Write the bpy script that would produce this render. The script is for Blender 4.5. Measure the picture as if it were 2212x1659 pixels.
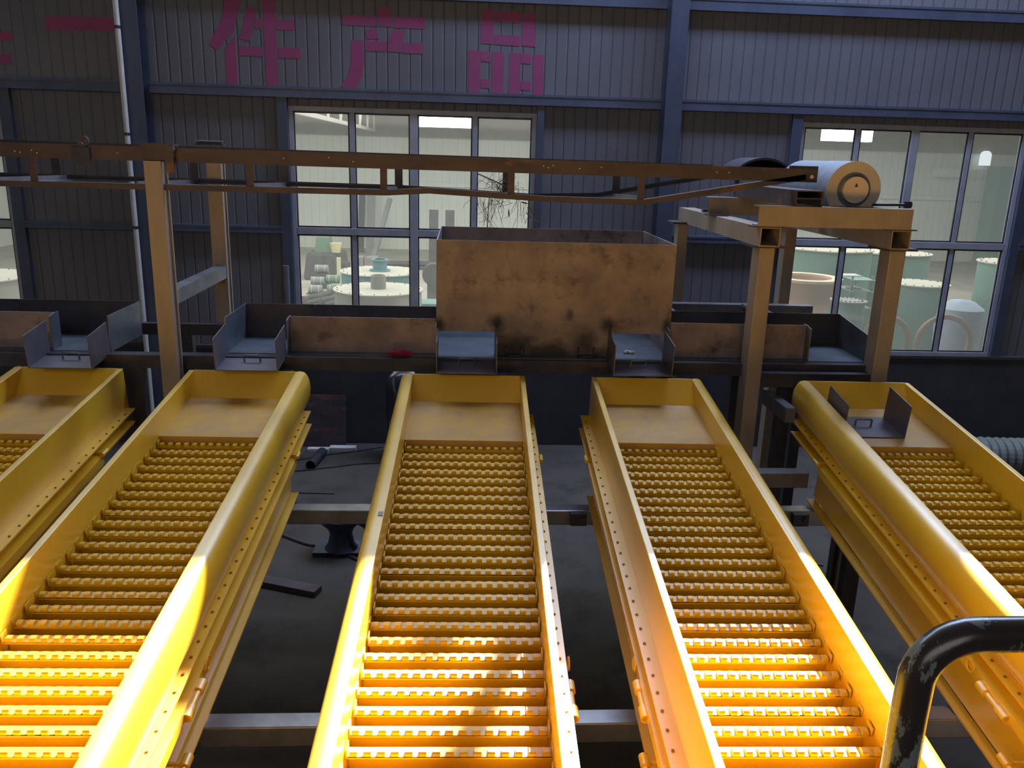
import bpy, bmesh, math, random
from mathutils import Vector, Matrix
random.seed(7)
for o in list(bpy.data.objects): bpy.data.objects.remove(o)
sc = bpy.context.scene
col = sc.collection
# ------------------------------------------------------------------ camera
R3 = [[0.998129, 0.012645, 0.059822], [-0.054341, -0.265023, 0.96271], [0.028027, -0.964159, -0.26384]]
cam_d = bpy.data.cameras.new('camera'); cam = bpy.data.objects.new('camera', cam_d); col.objects.link(cam)
mw = Matrix.Identity(4)
for i in range(3):
    mw[i][0] = R3[i][0]; mw[i][1] = -R3[i][1]; mw[i][2] = -R3[i][2]
mw[2][3] = 3.52
cam.matrix_world = mw
cam_d.sensor_fit = 'HORIZONTAL'; cam_d.sensor_width = 36.0; cam_d.lens = 36.0*1798/2212
cam_d.clip_start = 0.05; cam_d.clip_end = 200
sc.camera = cam
# ------------------------------------------------------------------ view and light
sc.view_settings.view_transform = 'Standard'; sc.view_settings.look = 'None'
sc.view_settings.gamma = 1.0; sc.view_settings.use_curve_mapping = False
sc.view_settings.exposure = 0.0
w = bpy.data.worlds.new('world'); sc.world = w; w.use_nodes = True
bg = w.node_tree.nodes['Background']; bg.inputs[0].default_value = (0.50, 0.62, 1.0, 1); bg.inputs[1].default_value = 0.012
sd = bpy.data.lights.new('sun', 'SUN'); so = bpy.data.objects.new('sun', sd); col.objects.link(so)
sd.energy = 64.0; sd.angle = math.radians(0.8); sd.color = (1.0, 0.96, 0.88)
so.rotation_euler = Vector((-0.36, -1.0, -0.83)).to_track_quat('-Z', 'Y').to_euler()
def area(name, loc, aim, sx, sy, power, color):
    d = bpy.data.lights.new(name, 'AREA'); d.shape = 'RECTANGLE'; d.size = sx; d.size_y = sy; d.energy = power; d.color = color
    o = bpy.data.objects.new(name, d); col.objects.link(o); o.location = loc
    o.rotation_euler = (Vector(aim)-Vector(loc)).to_track_quat('-Z', 'Y').to_euler()
    return o
area('clerestory_sky', (1.0, 9.85, 8.4), (1.0, 3.0, 2.5), 15, 1.9, 600, (0.72, 0.85, 1.0))      # sky seen through the high window band
area('upper_wall_fill', (3.4, 8.6, 9.3), (3.4, 9.2, 0), 6.0, 0.8, 640, (0.44, 0.57, 1.0))             # added bluish fill on the upper wall, standing in for haze
area('bay_daylight', (-2.0, -5.5, 6.0), (0, 8.0, 1.8), 9, 3.5, 180, (1.0, 0.92, 0.86))           # open bay behind the platform
area('annex_roof_light', (1.5, 19.5, 5.28), (1.5, 19.5, 0), 26, 15, 3000, (0.98, 1.0, 0.93))     # lit hall beyond the windows
# ------------------------------------------------------------------ helpers
class MB:
    def __init__(s): s.b = bmesh.new()
    def box(s, x0, x1, y0, y1, z0, z1):
        v = [s.b.verts.new(p) for p in ((x0,y0,z0),(x1,y0,z0),(x1,y1,z0),(x0,y1,z0),(x0,y0,z1),(x1,y0,z1),(x1,y1,z1),(x0,y1,z1))]
        for f in ((0,3,2,1),(4,5,6,7),(0,1,5,4),(1,2,6,5),(2,3,7,6),(3,0,4,7)): s.b.faces.new([v[i] for i in f])
        return s
    def hexa(s, pts):                                   # eight corners: bottom ring then top ring
        v = [s.b.verts.new(p) for p in pts]
        for f in ((0,3,2,1),(4,5,6,7),(0,1,5,4),(1,2,6,5),(2,3,7,6),(3,0,4,7)): s.b.faces.new([v[i] for i in f])
        return s
    def beam(s, p, q, w, h, up=(0,0,1)):                # rectangular bar from p to q
        p = Vector(p); q = Vector(q); d = (q-p).normalized(); sx = d.cross(Vector(up)).normalized(); u = sx.cross(d)
        r = [sx*a*w/2+u*b*h/2 for a, b in ((-1,-1),(1,-1),(1,1),(-1,1))]
        return s.hexa([p+r[0],p+r[1],q+r[1],q+r[0],p+r[3],p+r[2],q+r[2],q+r[3]])
    def prism(s, prof, axis, a0, a1):                   # extrude a closed 2-D outline along an axis
        def P(u, v, a): return {'x': (a,u,v), 'y': (u,a,v), 'z': (u,v,a)}[axis]
        A = [s.b.verts.new(P(u, v, a0)) for u, v in prof]; B = [s.b.verts.new(P(u, v, a1)) for u, v in prof]
        n = len(prof)
        s.b.faces.new(A); s.b.faces.new(B[::-1])
        for i in range(n): s.b.faces.new((A[i], B[i], B[(i+1) % n], A[(i+1) % n]))
        return s
    def tube(s, path, r, n=10, cap=True):
        path = [Vector(p) for p in path]; rings = []
        prev = None
        for i, p in enumerate(path):
            d = (path[min(i+1, len(path)-1)]-path[max(i-1, 0)]).normalized()
            if prev is None:
                a = d.cross(Vector((0,0,1)))
                if a.length < 0.1: a = d.cross(Vector((1,0,0)))
            else: a = prev-d*prev.dot(d)
            a.normalize(); prev = a; b = d.cross(a)
            rr = r[i] if isinstance(r, (list, tuple)) else r
            rings.append([s.b.verts.new(p+(a*math.cos(t)+b*math.sin(t))*rr) for t in [2*math.pi*k/n for k in range(n)]])
        for A, B in zip(rings, rings[1:]):
            for k in range(n): s.b.faces.new((A[k], A[(k+1) % n], B[(k+1) % n], B[k]))
        if cap: s.b.faces.new(rings[0][::-1]); s.b.faces.new(rings[-1])
        return s
    def lathe(s, prof, c, n=32, cap=True):              # profile of (radius, z) about a vertical axis at c
        rings = [[s.b.verts.new((c[0]+r*math.cos(2*math.pi*k/n), c[1]+r*math.sin(2*math.pi*k/n), c[2]+z)) for k in range(n)] for r, z in prof]
        for A, B in zip(rings, rings[1:]):
            for k in range(n): s.b.faces.new((A[k], A[(k+1) % n], B[(k+1) % n], B[k]))
        if cap:
            if prof[0][0] > 1e-4: s.b.faces.new(rings[0][::-1])
            if prof[-1][0] > 1e-4: s.b.faces.new(rings[-1])
        return s
    def mesh(s, name):
        bmesh.ops.recalc_face_normals(s.b, faces=s.b.faces[:])
        m = bpy.data.meshes.new(name); s.b.to_mesh(m); s.b.free(); return m
def obj(name, mb, mat, parent=None, smooth=False, bevel=0.0):
    m = mb.mesh(name) if isinstance(mb, MB) else mb
    o = bpy.data.objects.new(name, m); col.objects.link(o)
    if mat and not m.materials: m.materials.append(mat)
    if smooth:
        for p in m.polygons: p.use_smooth = True
        e = o.modifiers.new('split', 'EDGE_SPLIT'); e.split_angle = math.radians(38)
    if bevel:
        b = o.modifiers.new('bevel', 'BEVEL'); b.width = bevel; b.segments = 2; b.limit_method = 'ANGLE'
    if parent:
        o.parent = parent
    return o
def tag(o, label, cat, group=None, kind=None):
    o['label'] = label; o['category'] = cat
    if group: o['group'] = group
    if kind: o['kind'] = kind
    return o
def thing(name, label, cat, loc=(0,0,0), group=None, rotz=0):
    o = bpy.data.objects.new(name, None); col.objects.link(o); o.location = loc; o.rotation_euler = (0,0,rotz)
    o.empty_display_size = 0.1
    return tag(o, label, cat, group)
def struct(name, mb, mat, parent=None, **k):
    o = obj(name, mb, mat, parent, **k)
    if not parent: o['kind'] = 'structure'
    return o
# ------------------------------------------------------------------ materials
def mat(name, c1, c2=None, rough=0.5, metal=0.0, scale=6.0, bump=0.0, mixlo=0.35, mixhi=0.65, stretch=(1,1,1), rough2=None, spec=0.5, c3=None, s3=2.0, lo3=0.55, hi3=0.7, coat=0.0):
    m = bpy.data.materials.new(name); m.use_nodes = True; nt = m.node_tree; N = nt.nodes; L = nt.links
    p = N['Principled BSDF']; p.inputs['Roughness'].default_value = rough; p.inputs['Metallic'].default_value = metal
    p.inputs['Specular IOR Level'].default_value = spec; p.inputs['Coat Weight'].default_value = coat; p.inputs['Coat Roughness'].default_value = 0.33
    if c2 is None: c2 = tuple(x*0.85 for x in c1)
    tc = N.new('ShaderNodeTexCoord'); mp = N.new('ShaderNodeMapping'); mp.inputs['Scale'].default_value = stretch
    L.new(tc.outputs['Object'], mp.inputs[0])
    nz = N.new('ShaderNodeTexNoise'); nz.inputs['Scale'].default_value = scale; nz.inputs['Detail'].default_value = 6; nz.inputs['Roughness'].default_value = 0.6
    L.new(mp.outputs[0], nz.inputs['Vector'])
    mr = N.new('ShaderNodeMapRange'); mr.inputs[1].default_value = mixlo; mr.inputs[2].default_value = mixhi; L.new(nz.outputs[0], mr.inputs[0])
    mx = N.new('ShaderNodeMix'); mx.data_type = 'RGBA'; mx.inputs[6].default_value = (*c1, 1); mx.inputs[7].default_value = (*c2, 1)
    L.new(mr.outputs[0], mx.inputs[0]); out = mx.outputs[2]
    if c3:
        n3 = N.new('ShaderNodeTexNoise'); n3.inputs['Scale'].default_value = s3; n3.inputs['Detail'].default_value = 8; n3.inputs['Roughness'].default_value = 0.7
        L.new(mp.outputs[0], n3.inputs['Vector'])
        m3 = N.new('ShaderNodeMapRange'); m3.inputs[1].default_value = lo3; m3.inputs[2].default_value = hi3; L.new(n3.outputs[0], m3.inputs[0])
        x3 = N.new('ShaderNodeMix'); x3.data_type = 'RGBA'; x3.inputs[7].default_value = (*c3, 1); L.new(out, x3.inputs[6]); L.new(m3.outputs[0], x3.inputs[0]); out = x3.outputs[2]
    L.new(out, p.inputs['Base Color'])
    if rough2 is not None:
        rr = N.new('ShaderNodeMapRange'); rr.inputs[3].default_value = rough; rr.inputs[4].default_value = rough2; L.new(nz.outputs[0], rr.inputs[0]); L.new(rr.outputs[0], p.inputs['Roughness'])
    if bump:
        b = N.new('ShaderNodeBump'); b.inputs['Strength'].default_value = bump; b.inputs['Distance'].default_value = 0.01; L.new(nz.outputs[0], b.inputs['Height']); L.new(b.outputs[0], p.inputs['Normal'])
    return m
def spots(src, name, pts, col_=(0.018,0.016,0.024)):
    m = src.copy(); m.name = name; nt = m.node_tree; N = nt.nodes; L = nt.links; p = N['Principled BSDF']
    tc = N.new('ShaderNodeTexCoord'); nz = N.new('ShaderNodeTexNoise'); nz.inputs['Scale'].default_value = 9; nz.inputs['Detail'].default_value = 5
    L.new(tc.outputs['Object'], nz.inputs['Vector']); cur = p.inputs['Base Color'].links[0].from_socket
    for (x, y, z, rx, rz, k) in pts:
        mp = N.new('ShaderNodeMapping'); mp.vector_type = 'TEXTURE'; mp.inputs['Location'].default_value = (x, y, z); mp.inputs['Scale'].default_value = (rx, 9, rz); L.new(tc.outputs['Object'], mp.inputs[0])
        ln = N.new('ShaderNodeVectorMath'); ln.operation = 'LENGTH'; L.new(mp.outputs[0], ln.inputs[0])
        ad = N.new('ShaderNodeMath'); ad.operation = 'MULTIPLY_ADD'; ad.inputs[1].default_value = 1.3; L.new(nz.outputs[0], ad.inputs[0]); L.new(ln.outputs['Value'], ad.inputs[2])
        mr = N.new('ShaderNodeMapRange'); mr.inputs[1].default_value = 0.9; mr.inputs[2].default_value = 1.65; mr.inputs[3].default_value = k; mr.inputs[4].default_value = 0.0; L.new(ad.outputs[0], mr.inputs[0])
        mx = N.new('ShaderNodeMix'); mx.data_type = 'RGBA'; mx.inputs[7].default_value = (*col_, 1); L.new(cur, mx.inputs[6]); L.new(mr.outputs[0], mx.inputs[0]); cur = mx.outputs[2]
    L.new(cur, p.inputs['Base Color']); return m
def panel_mat(name, c, c2, pitch, line, rough=0.6, dark=0.35, wline=0.05):
    m = mat(name, c, c2, rough=rough, scale=1.3, mixlo=0.3, mixhi=0.7); nt = m.node_tree; N = nt.nodes; L = nt.links; p = N['Principled BSDF']
    tc = N.new('ShaderNodeTexCoord'); sx = N.new('ShaderNodeSeparateXYZ'); L.new(tc.outputs['Object'], sx.inputs[0])
    a = N.new('ShaderNodeMath'); a.operation = 'DIVIDE'; a.inputs[1].default_value = pitch; L.new(sx.outputs[0], a.inputs[0])
    f = N.new('ShaderNodeMath'); f.operation = 'FRACT'; L.new(a.outputs[0], f.inputs[0])
    l = N.new('ShaderNodeMath'); l.operation = 'LESS_THAN'; l.inputs[1].default_value = wline; L.new(f.outputs[0], l.inputs[0])
    src = p.inputs['Base Color'].links[0].from_socket
    mx = N.new('ShaderNodeMix'); mx.data_type = 'RGBA'; mx.inputs[7].default_value = (*line, 1); L.new(src, mx.inputs[6])
    k = N.new('ShaderNodeMath'); k.operation = 'MULTIPLY'; k.inputs[1].default_value = dark; L.new(l.outputs[0], k.inputs[0]); L.new(k.outputs[0], mx.inputs[0])
    L.new(mx.outputs[2], p.inputs['Base Color'])
    # shallow rib relief
    pp = N.new('ShaderNodeMath'); pp.operation = 'PINGPONG'; pp.inputs[1].default_value = 0.5; L.new(a.outputs[0], pp.inputs[0])
    mr = N.new('ShaderNodeMapRange'); mr.inputs[1].default_value = 0.0; mr.inputs[2].default_value = 0.12; L.new(pp.outputs[0], mr.inputs[0])
    b = N.new('ShaderNodeBump'); b.inputs['Strength'].default_value = 0.5; b.inputs['Distance'].default_value = 0.012; L.new(mr.outputs[0], b.inputs['Height']); L.new(b.outputs[0], p.inputs['Normal'])
    return m
def emit(name, c, s):
    m = bpy.data.materials.new(name); m.use_nodes = True; N = m.node_tree.nodes; N.remove(N['Principled BSDF'])
    e = N.new('ShaderNodeEmission'); e.inputs[0].default_value = (*c, 1); e.inputs[1].default_value = s
    m.node_tree.links.new(e.outputs[0], N['Material Output'].inputs[0]); return m
M = {}
M['yellow'] = mat('yellow_paint', (0.82,0.485,0.010), (0.77,0.44,0.009), rough=0.40, scale=3, coat=1.0, rough2=0.46, spec=0.8)
M['riffle'] = mat('shaded_yellow_paint', (0.70,0.405,0.008), (0.60,0.33,0.008), rough=0.42, scale=4, coat=0.25, rough2=0.5, spec=0.45)  # duller copy of the yellow, darkened to put shade into the trough interiors
M['bolt'] = mat('shade_dark_bolt_head', (0.22,0.11,0.01), rough=0.6)  # dark tone puts the shade of the flange holes into the colour
M['yellow_worn'] = mat('worn_yellow_paint', (0.60,0.33,0.04), (0.50,0.285,0.08), rough=0.33, scale=7, c3=(0.30,0.20,0.10), s3=4, lo3=0.60, hi3=0.80, rough2=0.5)
M['plate'] = mat('mill_scale_plate', (0.30,0.23,0.205), (0.175,0.135,0.14), rough=0.42, metal=0.25, scale=3.2, mixlo=0.38, mixhi=0.62, c3=(0.06,0.04,0.045), s3=5, lo3=0.54, hi3=0.72, rough2=0.62)
M['plate_dark'] = mat('dark_steel_plate', (0.065,0.06,0.07), (0.035,0.035,0.05), rough=0.40, metal=0.4, scale=4, c3=(0.10,0.06,0.045), s3=2.2, lo3=0.55, hi3=0.75, rough2=0.6)
M['plate_blue'] = mat('bare_steel_sheet', (0.19,0.21,0.24), (0.12,0.14,0.17), rough=0.33, metal=0.6, scale=5, bump=0.15, rough2=0.5)
M['chute'] = mat('cut_steel_plate', (0.16,0.14,0.16), (0.11,0.10,0.125), rough=0.40, metal=0.45, scale=4, rough2=0.55)
M['rust'] = mat('rusty_angle_steel', (0.082,0.058,0.06), (0.05,0.038,0.047), rough=0.6, metal=0.25, scale=8, stretch=(0.4,1,1), c3=(0.30,0.13,0.05), s3=3.5, lo3=0.58, hi3=0.75)
M['rust_dark'] = mat('dark_angle_steel', (0.045,0.045,0.065), (0.03,0.028,0.04), rough=0.5, metal=0.3, scale=8)
M['steel_tan'] = mat('weathered_tube_steel', (0.37,0.29,0.215), (0.26,0.21,0.175), rough=0.5, metal=0.25, scale=3, stretch=(1,1,0.35), c3=(0.10,0.06,0.045), s3=2.6, lo3=0.64, hi3=0.72)
M['steel_grey'] = mat('grey_mill_steel', (0.20,0.20,0.22), (0.13,0.13,0.15), rough=0.4, metal=0.5, scale=6, rough2=0.55)
M['column'] = mat('blue_grey_column_paint', (0.075,0.09,0.13), (0.055,0.067,0.10), rough=0.5, scale=2)
M['girt'] = mat('galvanised_girt', (0.10,0.12,0.17), (0.075,0.09,0.13), rough=0.5, metal=0.2, scale=3)
M['frame'] = mat('blue_grey_window_frame', (0.40,0.41,0.43), (0.31,0.32,0.35), rough=0.45, scale=4)
M['wall'] = panel_mat('ribbed_wall_sheet', (0.165,0.16,0.165), (0.13,0.127,0.137), 0.1262, (0.05,0.05,0.07), dark=0.75, wline=0.07)
M['far_wall'] = panel_mat('pale_wall_panel', (0.74,0.77,0.72), (0.70,0.73,0.70), 0.285, (0.45,0.48,0.47), dark=0.5, wline=0.05)
M['plinth'] = mat('dark_rendered_plinth', (0.062,0.058,0.058), (0.040,0.039,0.042), rough=0.85, scale=2, bump=0.2)
M['floor'] = mat('worn_concrete', (0.082,0.070,0.057), (0.054,0.046,0.039), spec=0.25, rough=0.9, scale=1.2, c3=(0.035,0.032,0.03), s3=2.4, lo3=0.52, hi3=0.75, bump=0.15)
M['beam'] = mat('worn_box_beam', (0.30,0.29,0.29), (0.20,0.19,0.19), rough=0.28, metal=0.9, scale=5, rough2=0.5)
M['far_floor'] = mat('pale_concrete', (0.42,0.39,0.32), (0.32,0.30,0.26), rough=0.8, scale=1.0)
M['roof'] = mat('roof_sheet', (0.16,0.17,0.20), rough=0.7)
M['red'] = mat('red_wall_paint', (0.32,0.055,0.15), (0.27,0.05,0.14), rough=0.6, scale=3)
M['pipe'] = mat('cream_plastic_pipe', (0.60,0.58,0.52), rough=0.5)
M['black'] = mat('black_rubber', (0.018,0.018,0.024), (0.03,0.03,0.035), rough=0.45, scale=9)
M['film'] = mat('black_glossy_film', (0.014,0.014,0.02), (0.03,0.03,0.045), rough=0.16, scale=3, bump=0.9, coat=0.6)
M['bluecast'] = mat('dark_blue_casting', (0.025,0.04,0.085), (0.02,0.03,0.06), rough=0.5, scale=5)
M['white'] = mat('dusty_white', (0.62,0.60,0.56), (0.48,0.46,0.43), rough=0.7, scale=9)
M['redfilm'] = mat('crimson_wrapper', (0.33,0.015,0.05), (0.2,0.01,0.03), rough=0.2, scale=9, bump=0.6)
M['duct'] = mat('grey_green_duct_cloth', (0.16,0.17,0.15), (0.12,0.13,0.12), rough=0.7, scale=6)
M['drumshell'] = mat('lagged_drum_shell', (0.30,0.34,0.40), (0.25,0.28,0.33), rough=0.5, metal=0.3, scale=12, bump=0.3)
M['discend'] = mat('tan_drum_end', (0.52,0.44,0.34), (0.44,0.38,0.31), rough=0.55, metal=0.1, scale=4)
M['hub'] = mat('ochre_hub_disc', (0.60,0.48,0.36), (0.52,0.40,0.30), rough=0.6, scale=5)
M['burn'] = mat('heat_blued_ring', (0.09,0.12,0.18), (0.15,0.15,0.17), rough=0.5, metal=0.3, scale=4)
M['twig'] = mat('dry_twig', (0.10,0.08,0.06), rough=0.9)
M['tank_green'] = mat('sea_green_tank_paint', (0.15,0.29,0.25), (0.13,0.25,0.215), rough=0.6, scale=2)
M['tank_teal'] = mat('teal_tank_paint', (0.10,0.27,0.31), (0.09,0.23,0.27), rough=0.6, scale=2)
M['tank_grey'] = mat('grey_tank_paint', (0.27,0.275,0.27), (0.23,0.235,0.23), rough=0.7, scale=2)
M['tank_top'] = mat('dusty_lid', (0.52,0.50,0.43), (0.45,0.44,0.38), rough=0.8, scale=3)
M['tan'] = mat('apricot_primer', (0.47,0.27,0.17), (0.43,0.25,0.165), rough=0.7, scale=3)
M['tan_rim'] = mat('pale_apricot_primer', (0.80,0.62,0.44), rough=0.7)
M['far_dark'] = mat('dusty_dark_goods', (0.085,0.083,0.083), (0.05,0.05,0.055), rough=0.85, scale=9, bump=0.6)
M['far_green'] = mat('faded_green_crate', (0.16,0.27,0.20), rough=0.8)
M['far_blue'] = mat('pale_blue_sheeting', (0.35,0.43,0.58), rough=0.7)
M['cream'] = mat('cream_bucket_plastic', (0.75,0.70,0.45), rough=0.6)
M['far_rust'] = mat('dull_rust_ring', (0.33,0.25,0.20), rough=0.8)
M['rail_black'] = mat('chipped_black_pipe_paint', (0.022,0.018,0.020), (0.035,0.024,0.024), rough=0.22, scale=5, coat=0.5, c3=(0.15,0.18,0.175), s3=16, lo3=0.56, hi3=0.57, stretch=(1,1,0.4))
M['chip'] = mat('yellow_paint_smear', (0.50,0.33,0.03), (0.42,0.28,0.04), rough=0.5, scale=20)
M['daylit'] = emit('daylit_glass', (0.86,0.95,1.0), 1.0)
M['lamp'] = emit('lamp_tube', (1.0,1.0,0.96), 9.0)
g = bpy.data.materials.new('dusty_glass'); g.use_nodes = True; N = g.node_tree.nodes; L = g.node_tree.links; N.remove(N['Principled BSDF'])
tr = N.new('ShaderNodeBsdfTransparent'); df = N.new('ShaderNodeBsdfDiffuse'); df.inputs[0].default_value = (0.8,0.85,0.85,1)
tl = N.new('ShaderNodeBsdfTranslucent'); tl.inputs[0].default_value = (0.85,0.9,0.86,1); gl = N.new('ShaderNodeBsdfGlossy'); gl.inputs['Roughness'].default_value = 0.05
m1 = N.new('ShaderNodeMixShader'); m1.inputs[0].default_value = 0.5; L.new(df.outputs[0], m1.inputs[1]); L.new(tl.outputs[0], m1.inputs[2])
m2 = N.new('ShaderNodeMixShader'); m2.inputs[0].default_value = 0.12; L.new(tr.outputs[0], m2.inputs[1]); L.new(m1.outputs[0], m2.inputs[2])
m3 = N.new('ShaderNodeMixShader'); m3.inputs[0].default_value = 0.04; L.new(m2.outputs[0], m3.inputs[1]); L.new(gl.outputs[0], m3.inputs[2])
L.new(m3.outputs[0], N['Material Output'].inputs[0]); M['glass'] = g
# ================================================================== THE SETTING
WY = 10.0                                   # inner face of the far wall
struct('floor', MB().box(-12, 13, -6.5, WY, -0.15, 0), M['floor'])
struct('floor_1', MB().box(-16, 22, WY, 32.2, -0.15, 0), M['far_floor'])
WIN = [(-7.95, -5.13, -6.54), (-2.0, 0.82, -0.589), (3.92, 6.69, 5.31)]
Z0, Z1, ZT = 1.22, 4.0, 2.62
mb = MB(); x = -12.0
for a, b, m_ in WIN:
    mb.box(x, a, WY, WY+0.08, 1.2, 7.44); mb.box(a, b, WY, WY+0.08, Z1, 7.44); x = b
mb.box(x, 13, WY, WY+0.08, 1.2, 7.44)
mb.box(-12, 13, WY, WY+0.08, 9.45, 9.6)
struct('wall_back', mb, M['wall'])
mb = MB().box(-12, 13, WY-0.06, WY+0.14, 0, 1.20); mb.box(-12, 13, WY-0.075, WY+0.14, 1.20, 1.235)
struct('trim_1', mb, M['plinth'])
# high window band posts, girts, door studs
for i, px in enumerate((-9.2, -3.6, 2.76, 8.6)):
    struct('trim_%d' % (i+10), MB().box(px-0.08, px+0.08, WY-0.02, WY+0.1, 7.44, 9.45), M['column'])
segs = [(-12,-3.69),(-3.49,2.238),(2.432,13)]
def girt(n, z0, z1, gaps):
    m = MB()
    for a, b in gaps:
        m.box(a, b, WY-0.07, WY, z0, z1); m.box(a, b, WY-0.075, WY-0.07, z0, z0+0.025); m.box(a, b, WY-0.075, WY-0.07, z1-0.025, z1)
    struct('trim_%d' % n, m, M['girt'])
girt(2, 4.085, 4.20, segs); girt(3, 5.15, 5.28, segs)
girt(4, 2.58, 2.66, [(-5.0,-3.69),(-3.49,-2.11),(0.90,2.238),(2.432,3.80),(6.80,13)])
m = MB()
for a, b in ((-5.13,-5.01),(-2.11,-2.0),(0.82,0.90),(3.80,3.92),(6.69,6.80)): m.box(a, b, WY-0.06, WY, 1.235, 4.085)
struct('trim_5', m, M['column'])
def hcol(n, x0, x1):
    m = MB(); xc = (x0+x1)/2
    m.box(x0, x1, 9.735, 9.747, 0, 7.3); m.box(x0, x1, 9.988, 10.0, 0, 7.3); m.box(xc-0.005, xc+0.005, 9.747, 9.988, 0, 7.3)
    struct('trim_%d' % n, m, M['column'])
hcol(6, -3.687, -3.487); hcol(7, 2.238, 2.432)
def window(n, a, b, mid):
    f = MB(); y0, y1 = WY-0.01, WY+0.06; t = 0.055
    f.box(a, b, y0, y1, Z1-t, Z1); f.box(a, b, y0, y1, Z0, Z0+t)
    f.box(a, a+t, y0, y1, Z0+t, Z1-t); f.box(b-t, b, y0, y1, Z0+t, Z1-t)
    f.box(mid-0.045, mid+0.045, y0-0.012, y1, Z0+t, Z1-t)
    f.box(a+t, mid-0.045, y0-0.004, y1, ZT-0.05, ZT+0.03); f.box(mid+0.045, b-t, y0-0.004, y1, ZT-0.05, ZT+0.03)
    xs = [a+t, (a+t+mid-0.045)/2, mid-0.045, mid+0.045, (mid+0.045+b-t)/2, b-t]
    for q in (xs[1], xs[4]):
        f.box(q-0.03, q+0.03, y0+0.004, y1-0.01, ZT+0.03, Z1-t); f.box(q-0.028, q+0.028, y0+0.01, y1-0.01, Z0+t, ZT-0.05)
    # slim inner sash lines
    w_ = struct('window_%d' % n, f, M['frame'], bevel=0.004)
    for lo, hi in ((Z0+t, ZT-0.05), (ZT+0.03, Z1-t)):
        for p, q in ((xs[0], xs[1]-0.03), (xs[1]+0.03, xs[2]), (xs[3], xs[4]-0.03), (xs[4]+0.03, xs[5])):
            obj('pane', MB().box(p, q, WY+0.026, WY+0.030, lo, hi), M['glass'], w_)
            s = MB(); s.box(p, q, WY+0.005, WY+0.02, lo, lo+0.018); s.box(p, q, WY+0.005, WY+0.02, hi-0.018, hi); s.box(p, p+0.015, WY+0.005, WY+0.02, lo, hi); s.box(q-0.015, q, WY+0.005, WY+0.02, lo, hi)
            obj('sash', s, M['plate_dark'], w_)
for i, (a, b, c) in enumerate(WIN): window(i+1, a, b, c)
struct('wall_left', MB().box(-12.1, -12, -6.5, WY, 0, 9.5), M['wall'])
struct('wall_right', MB().box(13, 13.1, -6.5, WY, 0, 9.5), M['wall'])
struct('ceiling', MB().box(-12, 13, -6.5, 10.2, 9.6, 9.7), M['roof'])
# the hall beyond
struct('wall_annex_back', MB().box(-16, 22, 32, 32.1, 0, 5.35), M['far_wall'])
struct('wall_annex_left', MB().box(-16.1, -16, WY, 32, 0, 5.35), M['far_wall'])
struct('wall_annex_right', MB().box(22, 22.1, WY, 32, 0, 5.35), M['far_wall'])
struct('ceiling_annex', MB().box(-16, 22, WY+0.1, 32, 5.35, 5.45), M['roof'])
m = MB().box(-16, 22, 31.75, 32, 4.1, 4.85); m.box(-16, 22, 31.7, 32, 4.85, 5.3)
struct('trim_8', m, M['tank_grey'])
struct('trim_9', MB().box(-16, 22, 31.85, 32, 2.35, 2.5), M['far_wall'])
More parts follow.
